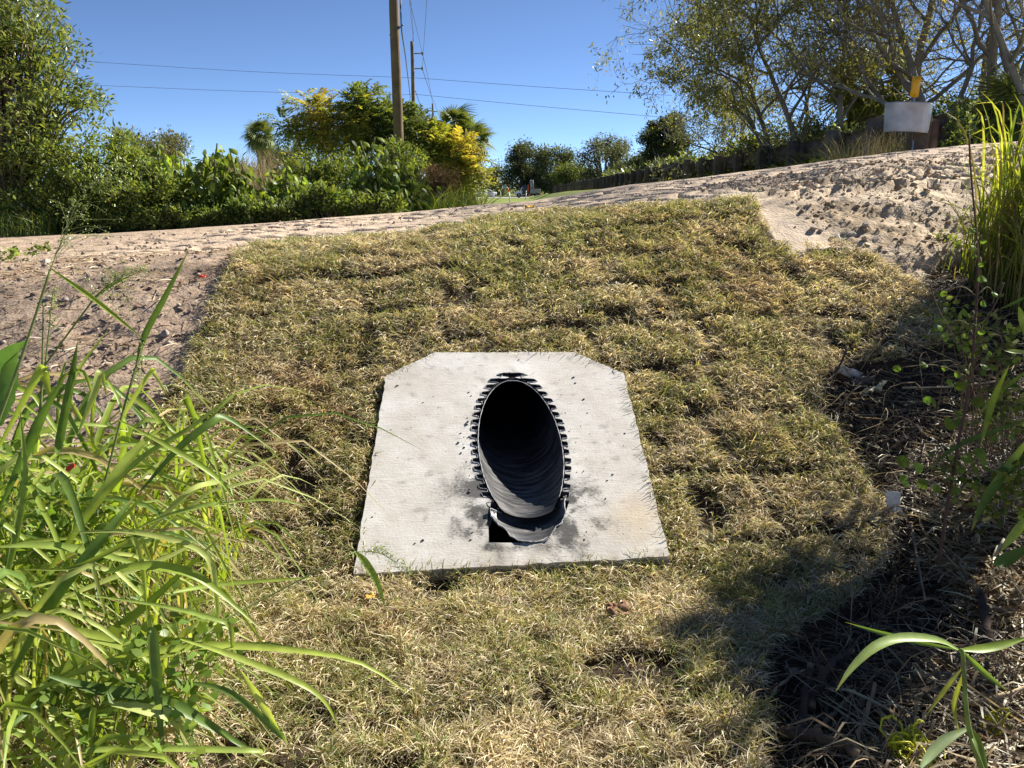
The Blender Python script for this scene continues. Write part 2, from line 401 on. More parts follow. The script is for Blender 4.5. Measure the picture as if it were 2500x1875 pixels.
# ------------------------------------------------------------------ concrete end slab with the culvert pipe
AX_Z, RI, RO, RV = -1.216, .202, .2375, .2105
def ax_x(y): return .002 + (4.317-np.asarray(y, float))*.071
PITCH_C = .0555
def r_out(y):
    ph = ((np.asarray(y, float)-3.40)/PITCH_C) % 1.0
    k = np.floor((np.asarray(y, float)-3.40)/PITCH_C); u = _hash(k, k*0+3, 9); s = sstep(.0+.08*u, .12+.08*u, ph)*(1-sstep(.54+.14*u, .64+.14*u, ph)); return RV+(RO-RV)*s*(.86+.22*_hash(k, k*0+5, 4))
def outline(rf, y0, y1, step, lift=0.):
    ys = np.arange(y0, y1, step); h = slab_z(ys)+lift-AX_Z; r = rf(ys); ok = np.abs(h) < r
    ys, h, r = ys[ok], h[ok], r[ok]; w = np.sqrt(r*r-h*h)
    return ys, w
M_CONC = None
m, N, L = new_mat('broomed_concrete')
tc = N.new('ShaderNodeTexCoord')
def noise(scale, detail=5, stretch=(1, 1, 1), rough=.55):
    mp = N.new('ShaderNodeMapping'); mp.inputs['Scale'].default_value = stretch; L.new(tc.outputs['Object'], mp.inputs[0])
    n_ = N.new('ShaderNodeTexNoise'); n_.inputs['Scale'].default_value = scale; n_.inputs['Detail'].default_value = detail; n_.inputs['Roughness'].default_value = rough
    L.new(mp.outputs[0], n_.inputs['Vector']); return n_.outputs[0]
def ramp(src, a, b, ca, cb):
    r = N.new('ShaderNodeValToRGB'); r.color_ramp.elements[0].position = a; r.color_ramp.elements[1].position = b
    r.color_ramp.elements[0].color = (*ca, 1); r.color_ramp.elements[1].color = (*cb, 1); L.new(src, r.inputs[0]); return r.outputs[0]
def mult(a, b, fac=1.0):
    x = N.new('ShaderNodeMix'); x.data_type = 'RGBA'; x.blend_type = 'MULTIPLY'; x.inputs[0].default_value = fac
    L.new(a, x.inputs[6]); L.new(b, x.inputs[7]); return x.outputs[2]
c = ramp(noise(2.6, 6), .3, .72, (.56, .52, .46), (.70, .68, .64))
c = mult(c, ramp(noise(13, 6), .28, .62, (.86, .84, .81), (1, 1, 1)))
c = mult(c, ramp(noise(1.0, 3, (14, 260, 14)), .25, .6, (.86, .85, .84), (1, 1, 1)))
c = mult(c, ramp(noise(170, 3), .24, .36, (.35, .34, .33), (1, 1, 1)))
at = N.new('ShaderNodeAttribute'); at.attribute_name = 'Col'
c = mult(c, at.outputs['Color'])
sa = N.new('ShaderNodeAttribute'); sa.attribute_name = 'Stain'
sm = N.new('ShaderNodeMath'); sm.operation = 'MULTIPLY_ADD'; L.new(noise(75, 6, (1, 1.6, 1), .7), sm.inputs[0]); sm.inputs[1].default_value = 1.5; sm.inputs[2].default_value = -1.12
s2 = N.new('ShaderNodeMath'); s2.operation = 'ADD'; L.new(sm.outputs[0], s2.inputs[0]); L.new(sa.outputs['Fac'], s2.inputs[1])
s3 = N.new('ShaderNodeMapRange'); s3.inputs[1].default_value = -.02; s3.inputs[2].default_value = .42; s3.inputs[3].default_value = 0; s3.inputs[4].default_value = .88; L.new(s2.outputs[0], s3.inputs[0])
sx = N.new('ShaderNodeMix'); sx.data_type = 'RGBA'; L.new(s3.outputs[0], sx.inputs[0]); L.new(c, sx.inputs[6]); sx.inputs[7].default_value = (.06, .058, .055, 1); c = sx.outputs[2]
p = N.new('ShaderNodeBsdfPrincipled'); p.inputs['Roughness'].default_value = .9; p.inputs['Specular IOR Level'].default_value = .25
L.new(c, p.inputs['Base Color'])
bp = N.new('ShaderNodeBump'); bp.inputs['Strength'].default_value = .35; bp.inputs['Distance'].default_value = .004
L.new(noise(1.0, 3, (18, 300, 18)), bp.inputs['Height'])
bp2 = N.new('ShaderNodeBump'); bp2.inputs['Strength'].default_value = .3; bp2.inputs['Distance'].default_value = .004
L.new(noise(90, 4), bp2.inputs['Height']); L.new(bp.outputs[0], bp2.inputs['Normal']); L.new(bp2.outputs[0], p.inputs['Normal'])
oo = N.new('ShaderNodeOutputMaterial'); L.new(p.outputs[0], oo.inputs[0]); M_CONC = m

import bmesh
ysl, wl_ = outline(lambda y: r_out(y)+.0015, 3.452, 4.40, .0035)
hole_pts = [(ax_x(y)-w, y) for y, w in zip(ysl, wl_)] + [(ax_x(y)+w, y) for y, w in zip(ysl[::-1], wl_[::-1])]
# the lower end: a squared block-out at the left, the rest follows the flared lip
RL = .2420
def lip_w(y): return math.sqrt(max(RL*RL-(float(slab_z(y))-AX_Z)**2, 0))
low = [(ax_x(y)+lip_w(y)+.002, y) for y in np.arange(3.445, 3.214, -.012)]
low = [q for q in low if q[0] > .03] + [(.02, 3.2095), (-.040, 3.2105), (-.098, 3.212), (-.1005, 3.27), (-.1045, 3.33), (-.1065, 3.392)]
hole_pts = hole_pts + low
def outer_edge():
    P = []
    for i in range(len(SLAB)):
        a, b = SLAB[i], SLAB[(i+1) % len(SLAB)]; n = int(np.linalg.norm(b-a)/.03)
        for k in range(n):
            q = a+(b-a)*k/n; P.append(q + (RNG.normal(0, .0022, 2)+.006*(fbm(q[0]*9+i, q[1]*9, 3, 6)-.5) if k else 0))
    return P
bm = bmesh.new()
def loop(P):
    vs = [bm.verts.new((q[0], q[1], float(slab_z(q[1])))) for q in P]
    return [bm.edges.new((vs[i], vs[(i+1) % len(vs)])) for i in range(len(vs))]
E = loop(outer_edge()) + loop(hole_pts)
bmesh.ops.triangle_fill(bm, use_beauty=True, edges=E, normal=(0, -.37, .93))
# inner points for the stains
bmesh.ops.recalc_face_normals(bm, faces=bm.faces)
for f in bm.faces:
    if f.normal.z < 0: f.normal_flip()
ext = bmesh.ops.extrude_face_region(bm, geom=list(bm.faces))
nv = [g for g in ext['geom'] if isinstance(g, bmesh.types.BMVert)]
# extruded copy becomes the top; the first faces go down to be the underside
top = set(nv)
for v in bm.verts:
    if v not in top:
        if slab_near(np.float64(v.co.x), np.float64(v.co.y), -.12):
            if v.co.y > 3.46: v.co.y += .12      # the hole follows the pipe
            else: v.co.z -= .10
        else: v.co.y += .10*.37; v.co.z -= .10*.93
bmesh.ops.recalc_face_normals(bm, faces=bm.faces)
tops = [f for f in bm.faces if all(v in top for v in f.verts)]
es = list({e for f in tops for e in f.edges if e.calc_length() > .05})
for _ in range(5):
    es = list({e for f in bm.faces if f.normal.z > .6 for e in f.edges if e.calc_length() > .034})
    bmesh.ops.subdivide_edges(bm, edges=es, cuts=1, use_grid_fill=False)
    bmesh.ops.triangulate(bm, faces=[f for f in bm.faces if len(f.verts) > 4])
SLAB_T = thing('culvert_end_slab', (0, 3.1, -1.55), 'light grey broom-finished concrete slab with clipped upper corners around the culvert mouth', 'concrete slab')
me = bpy.data.meshes.new('slab'); bm.to_mesh(me); bm.free()
n = len(me.vertices); co = np.empty(n*3, np.float32); me.vertices.foreach_get('co', co); co = co.reshape(-1, 3)
# soot and plastic dust smeared round the lower end of the pipe, rust wash low right
xx, yy = co[:, 0], co[:, 1]
dx = (xx-ax_x(yy)); dd = np.sqrt((np.abs(dx)-.22)**2*1.3+np.clip(yy-3.50, 0, 9)**2*1.2+np.clip(3.26-yy, 0, 9)**2*6)
st = np.clip(1-dd/.33, 0, 1)*sstep(.33, .62, fbm(xx*16, yy*16, 5, 5, .65)*.7+.3*fbm(xx*4, yy*4, 2, 12))
rim = np.exp(-np.clip(np.abs(dx)-.22, 0, 1)/.025)*sstep(.35, .7, fbm(xx*22, yy*22, 4, 15))*(yy < 4.2)
wash = sstep(.5, .75, fbm(xx*2.2+1, yy*3.5, 5, 17, .6))
fleck = sstep(.70, .78, fbm(xx*34, yy*34, 3, 19, .6))
ring = np.exp(-((np.sqrt(dx**2+((yy-3.77)*.37)**2)-.25)/.03)**2)*sstep(.4, .7, fbm(xx*9, yy*9, 3, 8))
mud = np.clip(1-(yy-3.05-.07*xx)/.10, 0, 1)*sstep(.45, .7, fbm(xx*12, yy*12, 4, 23))
tint = 1-np.clip(st*.22+rim*.25+fleck*.3, 0, .88)[:, None]*R_([1, 1, .97]) + ring[:, None]*.12 - wash[:, None]*R_([.07, .085, .12]) - mud[:, None]*R_([.30, .36, .44])
tint = np.clip(tint, .06, 1.2)
rust = np.exp(-(((xx-.55)/.12)**2+((yy-3.35)/.14)**2)); tint = tint*(1-rust[:, None]*R_([.0, .10, .26]))
sat = me.attributes.new('Stain', 'FLOAT', 'POINT'); sat.data.foreach_set('value', np.clip(st*.9+rim*.45, 0, 1).astype(np.float32))
a = me.color_attributes.new('Col', 'FLOAT_COLOR', 'POINT'); cc = np.ones((n, 4), np.float32); cc[:, :3] = tint; a.data.foreach_set('color', cc.ravel())
me.vertices.foreach_set('co', (co-R_([0, 3.1, -1.55])).astype(np.float32).ravel()); me.update()
me.materials.append(M_CONC)
so = bpy.data.objects.new('slab', me); link(so, SLAB_T)

# plastic with pale scuffs and dust
m, N, L = new_mat('black_plastic')
tc = N.new('ShaderNodeTexCoord')
c = ramp(noise(6, 8, (1, 4, 1), .65), .42, .70, (.028, .028, .03), (.17, .165, .16))
c2 = ramp(noise(28, 6, (1, 2.5, 1), .6), .62, .74, (0, 0, 0), (.10, .097, .092))
ad = N.new('ShaderNodeMix'); ad.data_type = 'RGBA'; ad.blend_type = 'ADD'; ad.inputs[0].default_value = 1; L.new(c, ad.inputs[6]); L.new(c2, ad.inputs[7])
p = N.new('ShaderNodeBsdfPrincipled'); p.inputs['Roughness'].default_value = .38; p.inputs['Specular IOR Level'].default_value = .5
L.new(ad.outputs[2], p.inputs['Base Color']); oo = N.new('ShaderNodeOutputMaterial'); L.new(p.outputs[0], oo.inputs[0]); M_PLASTIC = m
M_CUT = solid_mat('cut_plastic_edge', color=(.30, .30, .31), rough=.7, vary=.7, scale=30., bump=.4, bscale=120.)

PIPE = thing('culvert_pipe', (ax_x(3.7), 3.3, AX_Z), 'black corrugated plastic culvert pipe cut flush with the sloping concrete slab', 'pipe')
def wall(rf, ys, lift, na=40, y_clip=None):
    """cylinder wall cut off by the plane of the slab; every ring keeps only the arc below the cut"""
    P = []
    for y in ys:
        r = float(rf(y)); h = float(slab_z(y))+lift-AX_Z
        a = math.asin(max(-1, min(1, h/r))) if abs(h) < r else (math.pi/2 if h > 0 else -math.pi/2)
        th = np.linspace(math.pi-a, 2*math.pi+a, na) if h < r else np.linspace(math.pi/2, 2.5*math.pi, na)
        P.append(np.stack([ax_x(y)+r*np.cos(th), np.full(na, y), AX_Z+r*np.sin(th)], 1))
    P = R_(P); n = len(P); i = np.arange(n-1)[:, None]*na; k = np.arange(na-1)[None]
    return P.reshape(-1, 3), np.stack([i+k, i+k+1, i+na+k+1, i+na+k], -1).reshape(-1, 4)
r_in = lambda y: RI + .0008*math.sin(2*math.pi*y/PITCH_C)
ys = np.concatenate([np.arange(3.375, 4.37, .0069), np.arange(4.37, 6.0, .014), [6.4, 7, 8, 9, 10.5]])
mb = MB(); mb.add(*((lambda v: (v[0], None, v[1]))(wall(r_in, ys, .004))))
ec = R_([[ax_x(10.5)+RI*math.cos(a), 10.5, AX_Z+RI*math.sin(a)] for a in np.linspace(0, 6.283, 25)[:-1]]+[[ax_x(10.5), 10.5, AX_Z]])
mb.add(ec, [[k, (k+1) % 24, 24] for k in range(24)])
put('inner_wall', mb, M_PLASTIC, PIPE, True)
ys = np.concatenate([np.arange(3.395, 4.43, .0035)])
mb = MB(); mb.add(*((lambda v: (v[0], None, v[1]))(wall(lambda y: float(r_out(y)), ys, .002, 44))))
put('corrugated_wall', mb, solid_mat('shaded_cavity_plastic', color=(.012, .012, .013), rough=.5, vary=.2, bump=0), PIPE)  # pipe plastic in a darker tone, putting deep shade into the open corrugations
# pale sawn edges
def edge_line(rf, y0, lift, rad, step, name):
    yy_, w = outline(rf, y0, 4.40, step, lift)
    L_ = R_([[ax_x(a)-b, a, float(slab_z(a))+lift] for a, b in zip(yy_, w)]); R2 = R_([[ax_x(a)+b, a, float(slab_z(a))+lift] for a, b in zip(yy_, w)])
    pth = np.concatenate([L_, R2[::-1]]); pth += RNG.normal(0, .0007, pth.shape)
    mb = MB(); mb.tube(pth, rad*(.6+.8*RNG.random(len(pth))), 4); return put(name, mb, M_CUT, PIPE)
edge_line(lambda y: RI+0*y+.001, 3.46, .004, .0024, .012, 'sawn_inner_edge')
edge_line(lambda y: r_out(y), 3.47, .003, .0013, .0035, 'sawn_outer_edge')
# the flared lip at the lower end: a wider, torn strip of the outer wall beyond the liner
ysp = np.linspace(3.2035, 3.452, 22); na = 46; P = []
for j, y in enumerate(ysp):
    h = float(slab_z(y))+.004+.012*sstep(.3, 1., j/21.)-AX_Z
    tt = (y-3.2035)/.2485; r = RL - .022*sstep(.55, .9, tt) + .0035*math.sin(tt*17)*(1-sstep(.3, .6, tt))
    aL = math.asin(max(-1., min(1., h/r)))
    a0 = aL if y < 3.392 else min(aL, -1.05); a1 = aL
    th = np.linspace(math.pi-a0, 2*math.pi+a1, na)
    jg = RNG.normal(0, .0035, na)*(np.abs(np.linspace(-1, 1, na))**6)
    P.append(np.stack([ax_x(y)+r*np.cos(th), np.full(na, y)+jg, AX_Z+r*np.sin(th)+np.abs(jg)], 1))
P = R_(P); n = len(P); i = np.arange(n-1)[:, None]*na; k = np.arange(na-1)[None]
q = np.stack([i+k, i+k+1, i+na+k+1, i+na+k], -1).reshape(-1, 4)
mb = MB(); mb.add(P.reshape(-1, 3), None, q)
c0 = R_([0, 0, AX_Z]); d = P-np.stack([ax_x(P[..., 1]), P[..., 1], np.full(P.shape[:2], AX_Z)], -1); P2 = P+d/np.linalg.norm(d, axis=-1, keepdims=True)*.004
mb.add(P2.reshape(-1, 3), None, q[:, ::-1])
lip = put('flared_lip', mb, M_PLASTIC, PIPE, True); lip['label'] = 'torn flared lip at the lower end of the pipe'
eg = np.concatenate([P[::-1, 0], P[:, -1]])
mb = MB(); mb.tube(eg+RNG.normal(0, .0016, eg.shape), .0034*(.5+1.0*RNG.random(len(eg))), 4); put('torn_edge', mb, M_CUT, lip)

# ------------------------------------------------------------------ sod on the ditch slope
def sod_blades(n_target, seed):
    g = np.random.default_rng(seed)
    x0, x1, y0, y1 = -2.6, 2.9, 1.55, 7.9
    N_ = int(n_target*4.2)
    x = g.uniform(x0, x1, N_); y = y0+(y1-y0)*g.random(N_)**1.0
    t = y/.96; k0 = inside(SOD, x, y) & (np.abs(x) < .70*t+.25) & (g.random(N_) < np.interp(t, [1.6, 3, 5, 8.2], [1.0, .80, .50, .40])); x, y, t = x[k0], y[k0], t[k0]; N_ = len(x)
    keep = inside(SOD, x+.05*(fbm(x*7, y*7, 2, 2)-.5), y+.05*(fbm(x*7+9, y*7, 2, 4)-.5)) & ~slab_near(x, y, -.005)
    dens = 1.0
    # seams between the laid sods
    rx, ry = x*.985+y*.17+.10*(fbm(x*1.7, y*1.7, 2, 94)-.5), y*.985-x*.17+.16*(fbm(x*1.3+7, y*1.3, 2, 95)-.5)
    row = np.floor(ry/.43); sx = (rx + (_hash(row, row*0+3, 5))*.7)/.66
    cxm = np.abs((sx % 1)-.5)*.66; sxm = .33-cxm; sym = .215-np.abs((ry/.43 % 1)-.5)*.43
    wob = .05*fbm(x*5, y*5, 3, 91); gap = sstep(.0, .030, np.minimum(sxm, sym)-wob+.014)
    hole_n = .5*fbm(x*3.2, y*3.6, 3, 101, .6)+.5*fbm(x*9.5, y*11, 3, 103, .6)
    gap2 = sstep(.34, .45, hole_n)
    seam = sstep(.35, .6, fbm(x*1.1+2, y*1.1, 2, 93)); cover = (1-.85*(1-gap)*seam)*(.10+.90*gap2)
    keep &= g.random(N_) < dens*cover
    x, y, t, cover = x[keep], y[keep], t[keep], cover[keep]; ci = np.floor(sx[keep])+row[keep]*31
    n = len(x)
    if n > n_target:
        s_ = g.permutation(n)[:n_target]; x, y, t, cover, ci = x[s_], y[s_], t[s_], cover[s_], ci[s_]; n = n_target
    lift = fbm(x*4.1, y*4.1, 3, 111)*.035 + fbm(x*13, y*13, 2, 115)*.04 - .008
    z = ground_z(x, y) + .012 + lift*g.random(n)**.7*cover
    az = g.random(n)*6.283; flow = fbm(x*5.5, y*5.5, 2, 121)*14.0; az = np.where(g.random(n) < .45, flow+g.normal(0, .8, n), az)
    green = fbm(x*3.4, y*3.4, 4, 131, .65)*.50 + .08*_hash(ci, ci*0+7, 3) + .42*g.random(n) + .04*sstep(4.5, 6.5, y)
    isg = green > .61
    el = np.where(isg, g.uniform(.3, 1.2, n), g.uniform(.02, .8, n))
    Ln = np.where(isg, g.uniform(.03, .085, n), g.uniform(.028, .085, n))*(.8+.4*cover)
    w = np.interp(t, [1.6, 3, 5, 8], [.0030, .0034, .0044, .0062])*g.uniform(.7, 1.25, n)
    d1 = np.stack([np.cos(az)*np.cos(el), np.sin(az)*np.cos(el), np.sin(el)], 1)
    e2 = el - g.uniform(.2, 1.1, n); a2 = az+g.normal(0, .45, n)
    d2 = np.stack([np.cos(a2)*np.cos(e2), np.sin(a2)*np.cos(e2), np.sin(e2)], 1)
    B = np.stack([x, y, z], 1); Mi = B + d1*(Ln*.52)[:, None]; Tp = Mi + d2*(Ln*.48)[:, None]
    # never through the ground
    for A in (Mi, Tp): A[:, 2] = np.maximum(A[:, 2], height0(A[:, 0], A[:, 1])+.012)
    sd_ = np.cross(d1, np.stack([g.normal(0, .6, n), g.normal(0, .6, n), np.ones(n)], 1)); sd_ /= np.linalg.norm(sd_, axis=1, keepdims=True)
    sw = sd_*(w/2)[:, None]
    V = np.stack([B-sw*.8, B+sw*.8, Mi-sw, Mi+sw, Tp], 1)
    i5 = np.arange(n)*5
    T_ = np.stack([i5+2, i5+3, i5+4], 1); Q_ = np.stack([i5, i5+1, i5+3, i5+2], 1)
    pal_s = R_([[.50, .43, .285], [.62, .55, .385], [.39, .32, .205], [.20, .15, .09], [.72, .655, .49]]); pal_g = R_([[.23, .235, .085], [.30, .29, .12], [.15, .20, .055], [.36, .34, .16]])
    cs = pal_s[g.choice(5, n, p=[.34, .26, .2, .12, .08])]; cgr = pal_g[g.choice(4, n, p=[.35, .3, .2, .15])]
    brown = sstep(.52, .72, fbm(x*1.9+5, y*1.9, 3, 141))[:, None]
    cs = cs*(1-brown*R_([.14, .20, .26]))
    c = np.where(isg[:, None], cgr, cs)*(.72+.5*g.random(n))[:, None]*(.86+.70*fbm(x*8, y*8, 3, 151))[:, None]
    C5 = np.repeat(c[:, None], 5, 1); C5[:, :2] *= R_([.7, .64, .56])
    return V.reshape(-1, 3), T_, Q_, C5.reshape(-1, 3)
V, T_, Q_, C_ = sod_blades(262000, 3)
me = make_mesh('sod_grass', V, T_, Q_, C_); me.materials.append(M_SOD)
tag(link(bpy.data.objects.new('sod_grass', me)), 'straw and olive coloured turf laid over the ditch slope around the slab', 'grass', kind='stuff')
# longer thin blades hanging over the right edge and the front of the slab
mb = MB(); g = np.random.default_rng(77)
def fringe(a, b, n, inw, l0, l1, cols):
    for k in range(n):
        q = a+(b-a)*g.random(); r = RNG.random()
        p0 = R_([q[0], q[1], 0]) - R_([*inw, 0])*g.uniform(.0, .05); p0[2] = height0(p0[0], p0[1])+.03
        ln = g.uniform(l0, l1); d_ = R_([inw[0]+g.normal(0, .7), inw[1]+g.normal(0, .7), 0]); d_ /= np.linalg.norm(d_)
        p1 = p0+d_*ln*.5+R_([0, 0, g.uniform(.03, .06)]); p2 = p1 + d_*ln*.5; p2[2] = max(float(slab_z(p2[1]))+.008, p1[2]-g.uniform(.0, .05))
        mb.strip(spline([p0, p1, p2], 5), [.0036, .0034, .003, .0022, .0008], (0, -.3, 1), cols[int(g.random()*len(cols))], .1)
fringe(R_(SLAB[1]), R_(SLAB[2]), 130, (-1, -.1), .03, .085, [(.16, .14, .05), (.2, .15, .07), (.12, .13, .04)])
fringe(R_(SLAB[2]), R_(SLAB[3]), 40, (-.7, -.7), .03, .06, [(.16, .14, .05), (.2, .15, .07)])
fringe(R_(SLAB[0]), R_(SLAB[1]), 90, (0, 1), .03, .085, [(.40, .33, .15), (.22, .24, .07), (.15, .18, .05)])
fringe(R_(SLAB[4]), R_(SLAB[5]), 40, (.7, -.7), .04, .08, [(.30, .24, .11), (.2, .2, .07)])
tag(put('overhanging_grass', mb, M_SOD), 'thin turf blades hanging over the edges of the slab', 'grass', kind='stuff')

# ------------------------------------------------------------------ foliage tools
def unit(a): return a/(np.linalg.norm(a, axis=-1, keepdims=True)+1e-9)
def leaves(mb, pos, axis, nrm, L_, W, col, shape='lance', droop=.15):
    """many leaves at once; four triangles each (lance) or two (diamond)"""
    n = len(pos); axis = unit(axis); side = unit(np.cross(axis, nrm)); up = np.cross(side, axis)
    L_ = np.broadcast_to(L_, (n,))[:, None]; W = np.broadcast_to(W, (n,))[:, None]
    if shape == 'lance':
        p = lambda s, w: pos + axis*L_*s + side*W*w - up*L_*droop*s*s
        V = np.stack([p(0, 0), p(.3, -.5), p(.3, .5), p(.68, -.36), p(.68, .36), p(1, 0)], 1)
        i = np.arange(n)*6
        T = np.concatenate([np.stack([i, i+2, i+1], 1), np.stack([i+3, i+4, i+5], 1)]); Q = np.stack([i+1, i+2, i+4, i+3], 1); m = 6
    else:
        V = np.stack([pos, pos+axis*L_*.45-side*W*.5, pos+axis*L_-up*L_*droop, pos+axis*L_*.45+side*W*.5], 1)
        i = np.arange(n)*4; T = None; Q = np.stack([i, i+3, i+2, i+1], 1); m = 4
    mb.add(V.reshape(-1, 3), T, Q, np.repeat(np.broadcast_to(col, (n, 3)), m, 0))
def pick(g, pal, n, spread=.25):
    pal = R_(pal); return pal[g.integers(0, len(pal), n)]*(1+spread*(g.random((n, 1))*2-1))
def vol(px, py, rx, ry, t, rd=None):
    """ellipsoid given by its outline in the photograph and its distance"""
    c = pt(px, py, t); k = t/FPX
    return c, R_([rx*k, (rd if rd is not None else (rx+ry)/2*k), ry*k])
def in_vols(g, vols, n, shell=.45):
    w = R_([np.prod(v[1])**.8 for v in vols]); w /= w.sum()
    i = g.choice(len(vols), n, p=w); d = unit(g.normal(0, 1, (n, 3))); r = (g.random(n)**shell)[:, None]
    C = R_([v[0] for v in vols])[i]; Rr = R_([v[1] for v in vols])[i]
    return C+d*r*Rr, d
def bush(name, base, vols, label, cat, pal, nclump=60, per=80, leafL=.07, leafW=.025, cr=.16, seed=1, shape='lance', mat=None, group=None,
         stem_col=(.16, .12, .08), stem_r=.012, trunk=None, droop=.25, updir=.35, shell=.45, ground_snap=True, spread=.3, stems=True, stem_every=1):
    g = np.random.default_rng(seed); mat = mat or M_LEAF
    base = R_(base, float); T = thing(name, base, label, cat, group)
    P, D = in_vols(g, vols, nclump, shell)
    mbS = MB(); mbL = MB()
    if stems:
        for k in range(0, nclump, stem_every):
            if trunk is not None:
                s0 = base + R_([g.normal(0, trunk*.5), g.normal(0, trunk*.5), 0])
            else: s0 = R_([base[0]*.6+P[k][0]*.4, base[1]*.6+P[k][1]*.4, base[2]]) + R_([g.normal(0, .08), g.normal(0, .08), 0])
            mid = s0*.45+P[k]*.55 + g.normal(0, .08, 3)*np.linalg.norm(P[k]-s0)*.6 + R_([0, 0, .12*np.linalg.norm(P[k]-s0)])
            mbS.tube(spline([s0, mid, P[k]], 5), np.linspace(stem_r, stem_r*.3, 5), 4, stem_col, False)
    n = nclump*per; ci = np.repeat(np.arange(nclump), per)
    off = unit(g.normal(0, 1, (n, 3)))*(g.random(n)**.55)[:, None]*cr*(.6+.8*g.random(nclump))[ci][:, None]
    off[:, 2] *= .75
    pos = P[ci]+off
    ax = unit(off/cr*.7 + D[ci]*.35 + g.normal(0, .55, (n, 3)) + R_([0, 0, updir]))
    nr = unit(g.normal(0, .55, (n, 3))+R_([0, 0, 1.]))
    tint = (1+spread*(g.random((nclump, 1))*2-1))[ci]
    col = pick(g, pal, n)*tint
    leaves(mbL, pos, ax, nr, leafL*g.uniform(.6, 1.25, n), leafW*g.uniform(.7, 1.25, n), col, shape, droop)
    if stems: put('stems', mbS, M_BARK, T)
    put('foliage', mbL, mat, T)
    return T
def pinnate(mb, g, pos, ax, L_, n_leaf, lw, col, droop=.35):
    """feather leaves: pairs of leaflets along a drooping midrib"""
    n = len(pos); ax = unit(ax); up = R_([0, 0, 1.]); side = unit(np.cross(ax, up)+g.normal(0, .15, (n, 3))); nn = unit(np.cross(side, ax))
    for k in range(n_leaf):
        s = (k+1.)/n_leaf; c = pos+ax*(L_*s)[:, None]-up*(L_*droop*s*s)[:, None]
        for sg in (-1, 1):
            d = side*sg+ax*.45-up*.25+g.normal(0, .15, (n, 3)); ln = lw*(1-.45*abs(s-.5))*g.uniform(.8, 1.2, n)
            leaves(mb, c, d, nn+g.normal(0, .25, (n, 3)), ln, ln*.42, col*(.85+.3*g.random((n, 1))), 'diamond', .1)

G = [.050, .085, .018]
PAL_DARK = [[.09, .12, .028], [.12, .155, .032], [.155, .19, .042], [.065, .09, .022]]
PAL_OLIVE = [[.14, .18, .04], [.20, .24, .048], [.10, .14, .03], [.26, .28, .065]]
PAL_LIME = [[.17, .25, .04], [.12, .20, .03], [.22, .28, .05]]
PAL_YEL = [[.42, .34, .05], [.36, .33, .05], [.27, .28, .05], [.46, .36, .09]]
PAL_YG = [[.21, .23, .045], [.30, .28, .055], [.14, .18, .035], [.10, .14, .03]]
PAL_FAR = [[.055, .07, .03], [.075, .09, .04], [.045, .06, .028], [.09, .10, .05]]
PAL_GREY = [[.12, .12, .085], [.16, .155, .115], [.09, .095, .06]]
def gz(x, y): return float(height0(x, y))
def base_at(px, t, y=None):
    p = pt(px, 470, t); return R_([p[0], p[1], gz(p[0], p[1])])

# --- left: tall evergreen and the tangle below it
bush('evergreen_tree', base_at(20, 11.3), [vol(40, 60, 110, 120, 11.2, .6), vol(80, 200, 150, 130, 11.0, .8), vol(110, 330, 135, 110, 10.9, .8), vol(-60, 260, 150, 300, 11.3, .9), vol(60, 430, 190, 90, 11.0, .8),
      vol(200, 250, 55, 45, 10.9, .3), vol(-60, -80, 170, 140, 11.3, .8)], 'tall dense evergreen tree with small pointed leaves at the left edge', 'tree',
     PAL_OLIVE+[[.055, .085, .02], [.20, .24, .05]], 330, 85, .088, .026, .22, 11, trunk=.05, stem_r=.02, updir=.2)
# overhanging thin twigs at the top
bush('overhanging_branch', pt(0, -60, 8.6), [vol(60, 20, 45, 30, 8.6, .2), vol(120, 55, 40, 50, 8.6, .25)], 'thin leafy branch hanging into the sky at the top left corner', 'branch', PAL_DARK+[[.2, .22, .05]], 16, 18, .075, .024, .16, 12, stem_r=.006, updir=-.4, trunk=.02)
bush('tangled_shrub', base_at(250, 11.0), [vol(230, 420, 130, 80, 10.8, .5), vol(330, 470, 110, 75, 10.7, .5), vol(180, 510, 160, 60, 10.6, .4), vol(300, 390, 70, 60, 11, .4), vol(60, 520, 110, 50, 10.6, .4)],
     'tangled light green shrub below the tall evergreen', 'shrub', PAL_OLIVE+PAL_LIME[:1], 230, 75, .062, .024, .17, 13)
bush('ground_shrub', base_at(300, 10.75), [vol(250, 545, 130, 25, 10.5, .2), vol(400, 535, 80, 25, 10.5, .2)], 'low scrubby weeds at the foot of the tangled shrub', 'weeds', PAL_OLIVE, 90, 55, .05, .02, .12, 14)
bush('dry_bush', base_at(400, 14.), [vol(370, 370, 60, 45, 14., .5), vol(420, 350, 50, 25, 15., .5)], 'greyish scrub showing above the tangled shrub', 'shrub', [[.11, .11, .05], [.14, .12, .06], [.08, .09, .035]], 70, 60, .06, .02, .2, 15)

